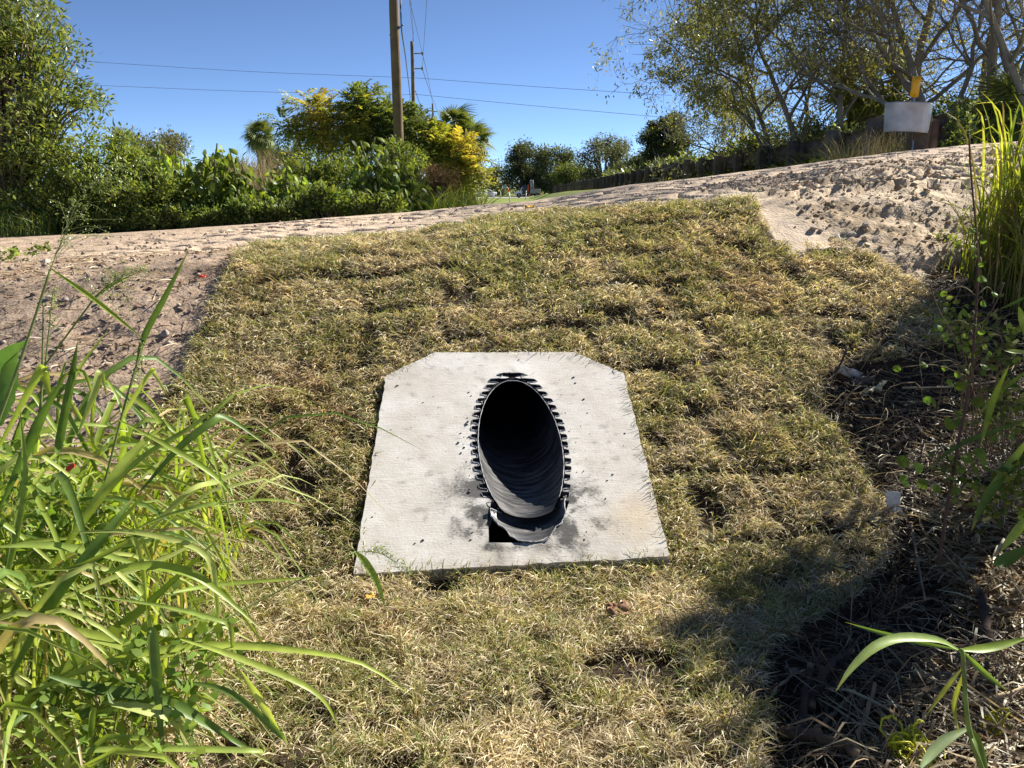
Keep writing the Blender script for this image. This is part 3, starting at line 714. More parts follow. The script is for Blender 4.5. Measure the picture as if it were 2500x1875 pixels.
# --- shrubs with large hanging leaves: each leaf is a part
def leaf_mesh(name, Lf, Wf, droop, curl, seed):
    g = np.random.default_rng(seed); mb = MB(); s = np.linspace(0, 1, 7); w = Wf*np.sin(np.pi*s**.72)**.9; w[-1] = .001; w[0] = .004
    ang = droop*s; P = np.stack([np.cumsum(np.cos(ang))*Lf/7, np.zeros(7), -np.cumsum(np.sin(ang))*Lf/7], 1); P -= P[0]
    V = np.stack([P+np.stack([0*s, -w/2, -curl*w], 1), P+np.stack([0*s, 0*s, 0*s], 1), P+np.stack([0*s, w/2, -curl*w], 1)], 1).reshape(-1, 3)
    i = np.arange(6)[:, None]*3; k = np.arange(2)[None]
    mb.add(V, None, np.stack([i+k, i+k+1, i+k+4, i+k+3], -1).reshape(-1, 4), (.125, .175, .035)); return mb.mesh(name)
BIGLEAF = [leaf_mesh('leaf', .19, .08, 1.5, .3, 1), leaf_mesh('leaf', .17, .07, 1.3, .35, 2), leaf_mesh('leaf', .21, .085, 1.9, .25, 3)]
BIGLEAF_L = [leaf_mesh('leaf', .18, .075, 1.4, .3, 4)]
for m_ in BIGLEAF+BIGLEAF_L: m_.materials.append(M_BIG)
for v in BIGLEAF_L[0].color_attributes['Col'].data: v.color = (.24, .30, .05, 1)
import mathutils
def big_leaf_shrub(base, shoots, label, nleaf, seed, size=1.0):
    """shoots: top points; leaves hang in whorls from each shoot"""
    g = np.random.default_rng(seed); T = thing('large_leaved_shrub', base, label, 'shrub', 'large-leaved shrubs behind the driveway')
    mbS = MB(); W = R_([1.0+.8*(s[2]-base[2]) for s in shoots]); cnt = 0
    for k, s in enumerate(shoots):
        s = R_(s); b = R_([base[0]*.5+s[0]*.5, base[1], base[2]]); path = spline([b, b*.4+s*.6+R_([g.normal(0, .06), g.normal(0, .06), .05]), s], 12)
        mbS.tube(path, np.linspace(.020, .010, 12), 5, (.14, .15, .06))
    nl = int(nleaf/len(shoots))
    for k, s in enumerate(shoots):
        s = R_(s); b = R_([base[0]*.5+s[0]*.5, base[1], base[2]])
        for j in range(nl):
            f = 1-.80*(j/nl)**.85; az = j*2.4+g.normal(0, .3); p = b+(s-b)*f
            r = .02+.22*(1-f)**.4*g.random(); p = p+R_([math.cos(az)*r, math.sin(az)*r, .05*r])
            o = bpy.data.objects.new('leaf', BIGLEAF[int(g.integers(3))] if g.random() < (.8 if f < .85 else .45) else BIGLEAF_L[0]); link(o, T)
            o.location = tuple(p-base); o.rotation_euler = (g.normal(0, .35), g.normal(.15 if f > .9 else .55, .3), az); k_ = 1.05*size*g.uniform(.75, 1.25); o.scale = (k_, k_, k_)
    put('stems', mbS, M_BARK, T)
    sh = R_(shoots); n = 900; i = g.integers(0, len(sh), n); f = g.random(n)**.7*.86; P = R_([base[0], base[1], base[2]])*0+np.stack([base[0]*.5*(1-f)+sh[i, 0]*(.5+.5*f), base[1]*(1-f)+sh[i, 1]*f, base[2]*(1-f)+sh[i, 2]*f], 1)
    P = P+g.normal(0, .13, (n, 3))+R_([0, .12, 0]); mbL = MB(); leaves(mbL, P, g.normal(0, .7, (n, 3))+R_([0, 0, -.5]), g.normal(0, .6, (n, 3))+R_([0, 0, 1.]), .13*g.uniform(.7, 1.2, n), .06, pick(g, PAL_DARK+[[.10, .16, .03]], n), 'lance', .3)
    tag(put('inner_leaves', mbL, M_LEAF, T), kind='stuff')
    return T
def tops(t, pts): return [pt(px, py, t+random.uniform(-.35, .35)) for px, py in pts]
big_leaf_shrub(base_at(430, 11.2), tops(11.0, [(345, 385), (385, 352), (430, 368), (362, 430), (410, 440), (455, 400), (350, 490), (400, 500), (450, 480)]), 'large-leaved shrub nearest the tangled shrub, with reddish young tips', 290, 21)
big_leaf_shrub(base_at(545, 11.2), tops(11.0, [(500, 375), (530, 350), (560, 362), (590, 400), (605, 440), (520, 430), (560, 450), (480, 440), (500, 500), (560, 510), (600, 490)]), 'widest large-leaved shrub, just left of the dry reeds', 295, 22)
big_leaf_shrub(base_at(690, 11.6), tops(11.4, [(660, 415), (700, 405), (735, 430), (650, 460), (700, 470), (745, 480), (680, 505)]), 'low dark large-leaved shrub between the dry reeds and the utility pole', 280, 23)
big_leaf_shrub(base_at(900, 11.6), tops(11.4, [(880, 345), (915, 335), (938, 362), (870, 400), (920, 395), (960, 420), (890, 460), (850, 450), (930, 470), (985, 460), (860, 500)]), 'tall large-leaved shrub in front of the wooden utility pole', 298, 24)
big_leaf_shrub(base_at(985, 12.0), tops(11.8, [(965, 392), (990, 405), (1000, 440), (975, 460), (1000, 480)]), 'small bright large-leaved shrub just right of the pole foot', 170, 25)

# --- weeds along the far edge of the driveway
for k, (px, py, rx, ry, t, lab, pal) in enumerate((
    (500, 535, 60, 22, 10.6, 'low green weeds in front of the widest large-leaved shrub', PAL_DARK+PAL_LIME), (610, 518, 60, 30, 10.7, 'low leafy weeds in front of the dry reeds', PAL_LIME+PAL_DARK),
    (700, 520, 60, 22, 10.7, 'low leafy weeds under the low dark shrub', PAL_DARK), (800, 490, 60, 40, 10.9, 'mixed green weeds left of the pole shrub', PAL_OLIVE+PAL_LIME),
    (920, 505, 80, 28, 10.8, 'leafy weeds at the foot of the tall pole shrub', PAL_DARK+PAL_OLIVE))):
    bush('leafy_weeds', base_at(px, t), [vol(px, py, rx, ry, t, .25)], lab, 'weeds', pal, 70, 50, .055, .026, .10, 40+k, group='weeds along the far driveway edge')
bush('brown_bush', base_at(1060, 14.), [vol(1050, 450, 45, 50, 14., .4), vol(1085, 430, 35, 30, 14., .4), vol(1030, 480, 40, 30, 14., .3)], 'dead brown bush left of the tall green grass by the lawn', 'shrub', [[.20, .125, .06], [.15, .09, .045], [.24, .17, .08]], 110, 55, .05, .012, .16, 51, mat=M_STRAW, stem_col=(.18, .11, .06))
bush('green_understorey', base_at(770, 14.5), [vol(760, 440, 70, 60, 14.5, .6), vol(830, 430, 60, 50, 14.5, .6), vol(1010, 430, 40, 60, 14.8, .5), vol(980, 390, 60, 60, 15.5, .5)], 'dark undergrowth between the large-leaved shrubs', 'shrub', PAL_DARK+PAL_OLIVE, 170, 60, .07, .03, .22, 52)

# --- tall grasses
def grass_stand(name, label, base, pxs, top, n, pal, seed, t, w=.012, h=(.6, 1.), depth=.6, mat=None, lean=.25, cat='grass', seg=5, kind=None):
    g = np.random.default_rng(seed); mb = MB(); x0, x1 = [(p-1250.)/FPX*t for p in pxs]
    for k in range(n):
        x = g.uniform(x0, x1); y = t+g.uniform(-depth, depth); z = gz(x, y); ht = (top(x, y)-z)*g.uniform(*h)
        a = g.uniform(0, 6.283); d = R_([math.cos(a), math.sin(a), 0]); ln = lean*ht*g.uniform(.2, 1.6)
        b = R_([x, y, z]); P = spline([b, b+d*ln*.25+R_([0, 0, ht*.6]), b+d*ln+R_([0, 0, ht*g.uniform(.8, 1.)])], seg)
        mb.strip(P, w*np.linspace(1, .15, seg)*g.uniform(.6, 1.3), unit(R_([g.normal(), -1., .5])), pick(g, pal, 1)[0], .15)
    T = tag(put(name, mb, mat or M_STRAW, origin=base), label, cat, kind='stuff'); return T
topz = lambda py, t: (lambda x, y: pz(1250, py, t)+.0*x)
grass_stand('dry_reeds', 'stand of dry straw-coloured reeds left of the yellow trees', base_at(650, 15), (585, 735), topz(352, 15), 900, [[.42, .33, .2], [.33, .25, .14], [.5, .42, .27], [.24, .2, .09]], 61, 15, .012, (.55, 1.), .8)
grass_stand('green_tall_grass', 'tall green grass at the corner where the driveway meets the lawn', base_at(1130, 12.5), (1060, 1185), topz(440, 12.5), 700, PAL_LIME+PAL_YG, 62, 12.5, .012, (.4, 1.), .9, M_LEAF, .5)
grass_stand('verge_grass', 'green grass at the left end of the driveway edge', base_at(40, 10.4), (-30, 150), topz(505, 10.4), 420, PAL_LIME+PAL_YG, 63, 10.4, .010, (.4, 1.), .35, M_LEAF, .7)
grass_stand('tall_verge_grass', 'tall green grass left of the pole shrub', base_at(800, 11.5), (745, 860), topz(430, 11.5), 320, PAL_LIME+PAL_OLIVE, 64, 11.5, .011, (.5, 1.), .5, M_LEAF, .5)

# --- feather-leaved trees with yellowing crowns
def feather_tree(name, base, vols, label, pal, n, seed, Lr=.70, lw=.165, nl=7, stem_r=.04, bare=0):
    g = np.random.default_rng(seed); T = thing(name, base, label, 'tree'); base = R_(base)
    mbL = MB(); P, D = in_vols(g, vols, n, .5); ax = unit(D*.6+g.normal(0, .45, (n, 3))+R_([0, 0, -.05]))
    ci = fbm(P[:, 0]*1.3+seed, P[:, 2]*1.3, 3, seed); pal = R_(pal); k = np.clip((ci-.3)/.4*len(pal), 0, len(pal)-.01).astype(int)
    k = np.where(g.random(n) < .35, g.integers(0, len(pal), n), k)
    pinnate(mbL, g, P, ax, Lr*g.uniform(.6, 1.2, n), nl, lw, pal[k]*(.75+.5*g.random((n, 1))))
    tr = MB(); nS = 7
    for s in range(nS):
        v = vols[s % len(vols)]; tip = v[0]+R_([g.normal(0, .3)*v[1][0], 0, .4*v[1][2]]); b = base+R_([g.normal(0, .15), g.normal(0, .15), 0])
        path = spline([b, b*.5+tip*.5+R_([g.normal(0, .15), g.normal(0, .15), .1]), tip], 12); tr.tube(path, np.linspace(stem_r, stem_r*.3, 12), 6, (.13, .10, .075))
        for q in range(9):
            a = path[g.integers(4, 12)]; e = P[g.integers(n)]; 
            if np.linalg.norm(e-a) < 2.0: tr.tube(spline([a, (a+e)/2+R_([0, 0, .08]), e], 6), np.linspace(stem_r*.4, .004, 6), 4, (.13, .10, .075))
    put('trunk', tr, M_BARK, T); put('crown', mbL, M_LEAF, T); return T
feather_tree('yellowing_tree', base_at(790, 27), [vol(760, 262, 50, 22, 27, .8), vol(705, 300, 40, 15, 27, .5), vol(820, 300, 50, 30, 27, .8), vol(850, 350, 55, 22, 27, .7), vol(745, 318, 50, 16, 27, .6), vol(800, 262, 35, 18, 27, .6), vol(790, 340, 50, 16, 27, .5)],
     'spreading yellow-green feather-leaved tree left of the utility pole', [[.44, .36, .06], [.40, .36, .09], [.27, .27, .06], [.18, .21, .05], [.12, .15, .04], [.36, .34, .13]], 600, 71)
feather_tree('yellow_topped_tree', base_at(890, 27), [vol(890, 238, 32, 22, 27, .5), vol(885, 300, 42, 50, 27, .6), vol(870, 262, 30, 25, 27, .5)], 'upright feather-leaved tree with a yellow top beside the utility pole', [[.16, .20, .035], [.21, .24, .04], [.40, .36, .06], [.12, .16, .03]], 520, 72)
feather_tree('green_feather_tree', base_at(990, 27), [vol(960, 300, 40, 40, 27, .7), vol(1005, 320, 40, 50, 27, .7), vol(975, 350, 50, 50, 27, .7)], 'dark green feather-leaved tree just right of the utility pole', PAL_DARK+[[.13, .165, .03]], 800, 73)
feather_tree('golden_tree', base_at(1120, 27), [vol(1125, 365, 30, 28, 27, .5), vol(1140, 400, 32, 30, 27, .5), vol(1120, 415, 35, 25, 27, .5), vol(1155, 430, 22, 18, 27, .4)], 'bright golden yellow feather-leaved tree beside the lawn', [[.40, .32, .06], [.32, .29, .06], [.23, .24, .055], [.14, .175, .045]], 400, 74)
feather_tree('yellow_green_tree', base_at(1065, 27), [vol(1060, 345, 35, 28, 27, .5), vol(1075, 375, 35, 25, 27, .5)], 'yellow-green feather-leaved tree between the dark tree and the golden one', [[.28, .29, .05], [.36, .34, .055], [.18, .22, .04]], 420, 75)

# --- cabbage palms: fronds are parts
def frond_mesh(name, Rf, droop, seed, nl=22):
    g = np.random.default_rng(seed); mb = MB(); c = R_([.15, .18, .05]) 
    mb.tube(R_([[0, 0, 0], [Rf*.28, 0, .05*Rf], [Rf*.5, 0, .06*Rf]]), [.018*Rf, .014*Rf, .012*Rf], 4, (.2, .2, .08), False)
    for k in range(nl):
        a = (k/(nl-1)-.5)*4.0; l = Rf*.62*(1-.12*abs(a))*g.uniform(.9, 1.1); d = R_([math.cos(a), math.sin(a), 0]); b = R_([Rf*.46, 0, .06*Rf])
        s = np.linspace(0, 1, 4); P = b+d*(l*s)[:, None]+R_([0, 0, -1])*(droop*l*s**2.2+.08*l*abs(a)*s)[:, None]
        mb.strip(P, Rf*.055*R_([.6, 1, .8, .1]), (0, 0, 1), c*g.uniform(.8, 1.25), .2)
    m_ = mb.mesh(name); m_.materials.append(M_PALM); return m_
FR = [frond_mesh('frond', 1.0, .35, 1), frond_mesh('frond', 1.0, .7, 2), frond_mesh('frond', 1.0, .15, 3)]
FRD = [frond_mesh('frond', 1.0, .8, 5)]
for v in FRD[0].color_attributes['Col'].data: v.color = (.27, .21, .11, 1)
def palm(base, top, size, label, seed, trunk_r=.16, nf=34, group='cabbage palms'):
    g = np.random.default_rng(seed); top = R_(top); base = R_([top[0], top[1], gz(top[0], top[1])]); T = thing('cabbage_palm', base, label, 'palm', group)
    mb = MB(); zz = np.linspace(0, 1, 24); mb.tube(base+(top-base)*zz[:, None], trunk_r*(1+.12*(np.arange(24) % 2)), 10, (.17, .145, .115)); put('trunk', mb, M_BARK, T)
    for k in range(nf):
        u = (k+.5)/nf; el = 1.25-2.5*u**.85; az = k*2.39996+g.normal(0, .2)
        dead = u > .84
        o = bpy.data.objects.new('frond', (FRD[0] if dead else FR[int(g.integers(3))])); link(o, T); o.location = tuple(top-base+R_([0, 0, .1*size*(1-u)]))
        o.rotation_mode = 'ZYX' if False else 'XYZ'
        M_ = mathutils.Matrix.Rotation(az, 4, 'Z') @ mathutils.Matrix.Rotation(-el, 4, 'Y') @ mathutils.Matrix.Rotation(g.normal(0, .35), 4, 'X')
        o.rotation_euler = M_.to_euler(); k_ = size*g.uniform(.85, 1.15); o.scale = (k_, k_, k_)
    return T
palm(base_at(634, 38), pt(634, 335, 38), .85, 'lone cabbage palm with a round head above the dry reeds', 81, .17, 46)
palm(base_at(1105, 30), pt(1108, 318, 30), .95, 'left cabbage palm of the pair right of the poles', 82, .18, 36)
palm(base_at(1160, 32), pt(1150, 345, 32), .95, 'right cabbage palm of the pair, hanging over the golden tree', 83, .18, 40)
palm(base_at(2130, 19.5), pt(2130, 215, 19.5), 1.25, 'dark cabbage palm among the bare trees behind the guardrail', 84, .2, 40)
palm(base_at(2400, 15), pt(2395, 318, 15), .8, 'low palm behind the driveway at the right edge', 85, .15, 26)
palm(base_at(2470, 14), pt(2500, 285, 14), .9, 'low palm clump partly outside the right edge', 86, .15, 26)
palm(base_at(310, 28), pt(305, 360, 28), .7, 'small cabbage palm peeping over the greyish scrub', 87, .15, 26)

# --- far trees
PAL_HAZE = [[.085, .10, .055], [.11, .125, .07], [.065, .08, .045], [.13, .14, .085]]
def far_tree(label, px, pytop, pybot, rx, t, pal, seed, n=60, per=70, leaf=.32, name='distant_tree', k_cr=1.0):
    g = np.random.default_rng(seed); H = pybot-pytop; vs = []
    for q in range(15):
        f = g.random()**.8; u = g.uniform(-1, 1)*(1-.55*max(0, f-.35)); vs.append(vol(px+u*rx*.85, pybot-H*(.12+.80*f)*(1-.22*u*u), rx*g.uniform(.16, .34), H*g.uniform(.10, .19), t+g.uniform(-.03, .03)*t, rx*.3*t/FPX))
    return bush(name, base_at(px, t), vs, label, 'tree', pal, n, per, leaf, leaf*.5, .011*t*k_cr, seed, 'diamond', M_FARLEAF, 'far trees', stem_r=.0011*t, trunk=.25, stem_col=(.15, .13, .11), updir=.1, stem_every=4)
far_tree('far dark oak left of the work truck', 1283, 350, 474, 46, 170, PAL_FAR+PAL_HAZE, 91, 170, 70, .5)
far_tree('far oak directly above the work truck', 1350, 362, 474, 52, 165, PAL_HAZE, 92, 170, 70, .5)
far_tree('far grey half-bare tree between the oak and the dark tree', 1472, 340, 462, 78, 100, PAL_GREY+PAL_HAZE[:2], 93, 210, 48, .30, k_cr=1.1)
far_tree('dark evergreen tree left of the bare trees', 1625, 285, 432, 72, 42, PAL_FAR+PAL_HAZE[:1], 94, 240, 80, .15)
far_tree('low far tree at the head of the lawn', 1205, 412, 480, 50, 190, PAL_HAZE, 95, 120, 60, .5)
far_tree('far trees behind the golden tree', 1130, 418, 480, 55, 195, PAL_HAZE, 96, 100, 60, .5)
far_tree('low scrub behind the guardrail below the grey tree', 1405, 405, 472, 60, 120, PAL_OLIVE[:3]+PAL_HAZE, 97, 160, 60, .32)
far_tree('low scrub behind the guardrail below the dark tree', 1545, 385, 458, 70, 62, PAL_FAR+PAL_HAZE, 98, 170, 60, .2)
far_tree('pale scrub filling the gap above the work truck', 1305, 425, 478, 60, 185, PAL_HAZE, 101, 130, 60, .45)
far_tree('far wood edge seen left of the lone palm', 540, 372, 470, 90, 70, PAL_HAZE, 99, 120, 60, .26)
far_tree('far wood edge seen between the reeds and the yellow tree', 690, 362, 470, 70, 75, PAL_HAZE, 100, 110, 60, .28)

# --- bare-branched trees behind the guardrail
BARK_C = R_([.23, .205, .175])
def bare_tree(base, lean, height, label, seed, pal, nleaf=2600, spread=.75, r0=.13, splits=(5, 5, 5, 4), leafL=.10):
    g = np.random.default_rng(seed); base = R_(base); T = thing('bare_branched_tree', base, label, 'tree', 'bare-branched trees behind the guardrail')
    tips = []
    def path(p, d, ln, n, wob, trop):
        P = [p]; d = unit(d)
        for k in range(n):
            d = unit(d+g.normal(0, wob, 3)+R_([0, 0, trop])); P.append(P[-1]+d*ln/n)
        return R_(P)
    tr = MB(); d0 = unit(R_(lean)); H = height
    P0 = path(base-R_([0, 0, .3]), d0, H*.75, 12, .07, .02); tr.tube(P0, np.linspace(r0, r0*.35, 13), 8, BARK_C); put('trunk', tr, M_BARK, T)
    def grow(mb, p, d, ln, r, lvl):
        n = (9, 6, 4, 3)[lvl]; P = path(p, d, ln, n, (.16, .2, .24, .28)[lvl], (.05, .05, .03, -.02)[lvl])
        mb.tube(P, np.linspace(r, max(r*.35, .004), n+1), (6, 5, 4, 3)[lvl], BARK_C*g.uniform(.8, 1.15), False)
        if lvl == 3: tips.append(P); return
        for k in range(splits[lvl+1] if lvl+1 < len(splits) else 4):
            f = g.uniform(.3, 1.0); i = min(int(f*n), n-1); dd = P[i+1]-P[i]; dd = unit(dd)
            sdv = unit(np.cross(dd, g.normal(0, 1, 3))); nd = unit(dd*g.uniform(.5, 1.)+sdv*spread*g.uniform(.6, 1.2))
            grow(mb, P[i], nd, ln*g.uniform(.42, .68), r*(1-.6*f)*.65, lvl+1)
    for k in range(splits[0]+2):
        f = .25+.75*(k+.5)/(splits[0]+2); i = min(int(f*12), 11); dd = unit(P0[i+1]-P0[i]); az = g.uniform(0, 6.283)
        sdv = unit(np.cross(dd, R_([math.cos(az), math.sin(az), .2]))); mb = MB()
        grow(mb, P0[i], unit(dd*.65+sdv*spread*1.1), H*g.uniform(.38, .6), r0*(1-.55*f)*.6, 0)
        put('branch', mb, M_BARK, T)
    tw = MB(); tq = R_([q for P in tips for q in P[1:]])
    for q in range(420):
        a = tq[g.integers(len(tq))]; d = unit(g.normal(0, 1, 3)+R_([-.2, 0, .5])); tw.tube(spline([a, a+d*.2+g.normal(0, .04, 3), a+d*.45+g.normal(0, .08, 3)], 4), [.006, .005, .004, .003], 3, BARK_C*.8, False)
    tag(put('twigs', tw, M_BARK, T), kind='stuff')
    tp = R_([q for P in tips for q in P[1:]]); k = g.integers(0, len(tp), nleaf)
    dens = fbm(tp[:, 0]*.5+seed, tp[:, 2]*.6, 3, seed+5); k = k[dens[k]+.25*g.random(nleaf) > .47]
    n = len(k); mb = MB(); pos = tp[k]+g.normal(0, .07, (n, 3))
    leaves(mb, pos, g.normal(0, .7, (n, 3))+R_([0, 0, -.35]), g.normal(0, .6, (n, 3))+R_([0, 0, 1]), leafL*g.uniform(.6, 1.3, n), leafL*.36*g.uniform(.7, 1.2, n), pick(g, pal, n, .35), 'diamond', .2)
    put('crown', mb, M_LEAF, T)
    return T
PT = [[.16, .17, .065], [.21, .21, .08], [.12, .135, .05], [.26, .24, .085]]
bt = [(1905, 19, (-.32, 0, 1), 5.0, 'leafiest bare-branched tree, leaning left over the dark guardrail', 16000, .8),
      (1985, 18, (-.45, .1, 1), 5.6, 'bare-branched tree rising above the fourth guardrail post', 11000, .8),
      (2075, 17.5, (-.35, .2, 1), 6.2, 'bare-branched tree left of the dark palm', 7000, .75),
      (2215, 16.5, (-.12, .1, 1), 6.5, 'straight bare trunk right behind the yellow marker', 4500, .7),
      (2330, 15.5, (-.55, .15, 1), 6.0, 'thick leaning trunk just right of the galvanised end plate', 4500, .7),
      (2385, 16.5, (.1, .2, 1), 6.5, 'upright bare tree behind the low palm', 4500, .7),
      (2470, 15, (-.45, .1, 1), 6.5, 'bare tree at the right edge of the view', 4500, .7),
      (2600, 14, (-.75, .1, 1), 6.5, 'bare tree leaning in from outside the right edge', 4500, .7),
      (1810, 24, (-.12, 0, 1), 4.6, 'smaller half-leafy tree above the middle of the guardrail', 9000, .8)]
for k, (px, t, ln, H, lab, nl, sprd) in enumerate(bt):
    bare_tree(base_at(px, t), ln, H, lab, 200+k, PT if k < 4 or k == 8 else PT+[[.36, .30, .06]], nl, sprd, .082+.028*(k in (3, 4, 6)), (6, 5, 5, 4))
bush('roadside_scrub', base_at(2300, 17), [vol(2330, 310, 120, 60, 17, .6), vol(2180, 330, 90, 45, 18, .6), vol(2000, 330, 120, 40, 20, .6), vol(2480, 270, 110, 90, 17.5, .6), vol(1850, 360, 90, 30, 22, .6)],
     'dark leafy scrub at the foot of the bare trees behind the guardrail', 'shrub', PAL_FAR+PAL_OLIVE, 230, 80, .10, .04, .3, 230, 'diamond')

for k, (a, b, lab) in enumerate(((12.5, 17, 'dense dark undergrowth right behind the first guardrail posts'), (17, 23, 'dark undergrowth behind the middle guardrail posts'), (23, 33, 'dark undergrowth behind the farther guardrail posts'), (33, 55, 'dark undergrowth behind the farthest guardrail posts'))):
    vs = [(R_([6.5+.4*math.sin(q*3), a+(b-a)*q, float(berm(a+(b-a)*q))+.45]), R_([.45, (b-a)*.12, .55])) for q in np.linspace(0, 1, 9)]
    bush('roadside_undergrowth', (6.5, (a+b)/2, gz(6.5, (a+b)/2)), vs, lab, 'shrub', PAL_FAR+PAL_OLIVE[:2], 150, 55, .09+.05*k, .04+.02*k, .25+.08*k, 240+k, 'diamond', stem_every=3, group='undergrowth behind the guardrail')

# ------------------------------------------------------------------ guardrail, end plate, marker
GR_Y = np.arange(10.72, 112, 1.98)
gr_x = lambda y: float(np.interp(y, [10.72, 12.7, 14.7, 112], [5.10, 5.36, 5.50, 5.5]))
gr_top = lambda y: float(np.interp(y, [10.4, 12.7, 20, 26, 32, 75, 112], [.93, .98, .88, .82, .80, .41, .05]))
RAILT = thing('guardrail', (5.3, 10.45, gz(5.3, 10.45)), 'long weathered guardrail on thick wooden posts receding beside the trees', 'guardrail')
gr = np.random.default_rng(5)
for k, y in enumerate(GR_Y):
    mb = MB(); x = gr_x(y); tp = gr_top(y)+gr.normal(0, .025)-(.06 if k == 0 else 0); b = gz(x, y)-.3; h = tp-b
    mb.box((x, y, (tp+b)/2), (.20+gr.normal(0, .008), .20, h), gr.normal(0, .06), bev=.012, tilt=(gr.normal(0, .02), gr.normal(0, .02)))
    put('post', mb, M_POST, RAILT)
    if y < 60:
        mb = MB(); mb.box((x+.155, y, tp-.22), (.11, .16, .36), bev=.01); put('blockout', mb, M_POST, RAILT)
WPROF = [(0, .155), (.012, .15), (.055, .115), (.06, .075), (.02, .03), (.0, 0), (.02, -.03), (.06, -.075), (.055, -.115), (.012, -.15), (0, -.155)]
for k in range(0, len(GR_Y)-1, 2):
    ys_ = np.linspace(GR_Y[k]+(-.15 if k == 0 else .012), GR_Y[min(k+2, len(GR_Y)-1)]-.012, 5); mb = MB(); P = []
    for y in ys_:
        for (a, b) in WPROF: P.append([gr_x(y)+.215+a, y, gr_top(y)-.215+b])
    n = len(WPROF); i = np.arange(4)[:, None]*n; kk = np.arange(n-1)[None]; mb.add(P, None, np.stack([i+kk, i+kk+1, i+n+kk+1, i+n+kk], -1).reshape(-1, 4)); put('rail', mb, M_RAIL, RAILT, True)
# curved galvanised end plate wrapped round the nose of the rail
mb = MB(); c = pt(2227, 287, 10.0); th = np.linspace(-1.36, 1.36, 30); Rr = .290; P = []
for sgn, r in ((0, Rr), (1, Rr-.004)):
    for z, k in ((.175, 1.03), (.16, 1.02), (0, 1.), (-.16, .965), (-.175, .96)):
        P += [[c[0]+r*k*math.sin(a), c[1]+.20-r*k*math.cos(a)*1.05, c[2]+z-.012*math.sin(a)] for a in th]
n = 30; q = []
for s in range(2):
    for l in range(4):
        for k in range(n-1):
            o_ = s*5*n+l*n+k; q.append([o_, o_+n, o_+n+1, o_+1] if s == 0 else [o_+1, o_+n+1, o_+n, o_])
for k in range(n-1):
    q.append([k, k+1, 5*n+k+1, 5*n+k]); q.append([4*n+k+1, 4*n+k, 9*n+k, 9*n+k+1])
mb.add(P, None, q); ep = put('end_plate', mb, M_GALV, RAILT, True); ep['label'] = 'bent galvanised end plate wrapped round the guardrail nose'
# yellow object marker on a thin steel post
M_YEL = solid_mat('marker_yellow', color=(.78, .40, .012), rough=.45, vary=.06, scale=15., bump=.05, bscale=60.)
M_STEEL = solid_mat('steel_post', color=(.32, .33, .34), rough=.5, metal=.4, vary=.2, scale=20., bump=.1)
M_SCUFF = solid_mat('scuff', color=(.10, .055, .02), rough=.8, vary=.3, scale=30., bump=0)
mk = thing('object_marker', base_at(2232, 10.75), 'yellow rounded marker plate on a thin post above the guardrail end', 'marker')
cm = pt(2235, 212, 10.75); w_, h_ = .058, .131; rc = .022; prof = []
for (sx, sy, a0) in ((1, 1, 0), (-1, 1, 90), (-1, -1, 180), (1, -1, 270)):
    for a in range(0, 91, 18): prof.append((sx*(w_-rc)+rc*math.cos(math.radians(a0+a)), sy*(h_-rc)+rc*math.sin(math.radians(a0+a))))
lt = .10; rot = lambda u, v: (u+v*.05, v)
mb = MB(); n = len(prof); P = [[cm[0]+rot(u, v)[0], cm[1]+yo, cm[2]+v] for yo in (-.0015, .0015) for u, v in prof]+[[cm[0], cm[1]-.0015, cm[2]], [cm[0], cm[1]+.0015, cm[2]]]
mb.add(P, [[k, 2*n, (k+1) % n] for k in range(n)]+[[n+(k+1) % n, 2*n+1, n+k] for k in range(n)], [[k, (k+1) % n, n+(k+1) % n, n+k] for k in range(n)]); plate = put('plate', mb, M_YEL, mk)
mb = MB()
for (u, v) in ((0, .108), (0, -.108)): mb.lathe([(0, -.006), (.006, -.005), (.007, -.0016)], (cm[0]+u+v*.05, cm[1], cm[2]+v), 8, 'y')
put('bolt', mb, M_SCUFF, plate)
for (u, v, a) in ((-.045, .072, .6), (-.052, .02, .3), (-.05, -.02, .5)):
    mb = MB(); mb.box((cm[0]+u+v*.05, cm[1]-.0022, cm[2]+v), (.006, .001, .022), 0, tilt=(0, a)); put('scuff_mark', mb, M_SCUFF, plate)
mb = MB(); zb = gz(5.2, 10.75)-.2; mb.box((cm[0]+.005, cm[1]+.012, (cm[2]+.1+zb)/2), (.028, .016, cm[2]+.1-zb), bev=.002); put('post', mb, M_STEEL, mk)
mk2 = MB(); b2 = pt(2228, 360, 10.1); mk2.box((b2[0], b2[1], b2[2]-.1), (.018, .008, .38), .3); o = put('steel_stake', mk2, M_STEEL, origin=b2-R_([0, 0, .3])); tag(o, 'short pale steel stake in front of the guardrail end post', 'stake')
# dry grass tufts at the guardrail foot
grass_stand('guardrail_dry_grass', 'dry tan grass at the foot of the first guardrail posts', base_at(2090, 11.3), (1990, 2180), lambda x, y: gz(x, y)+.62, 420, [[.42, .33, .16], [.33, .27, .11], [.5, .42, .22]], 301, 11.2, .007, (.4, 1.), .5, M_STRAW, .4)
grass_stand('guardrail_green_grass', 'green grass blades left of the dry tufts at the guardrail', base_at(1870, 11.5), (1790, 2010), lambda x, y: gz(x, y)+.50, 330, PAL_LIME+[[.42, .35, .15]], 302, 11.6, .012, (.4, 1.), .6, M_LEAF, .9)
grass_stand('far_guardrail_grass', 'green weeds along the far part of the guardrail', base_at(1480, 30), (1380, 1560), lambda x, y: gz(x, y)+.42, 600, PAL_OLIVE+PAL_LIME, 303, 24, .02, (.3, 1.), 6., M_LEAF, .7)

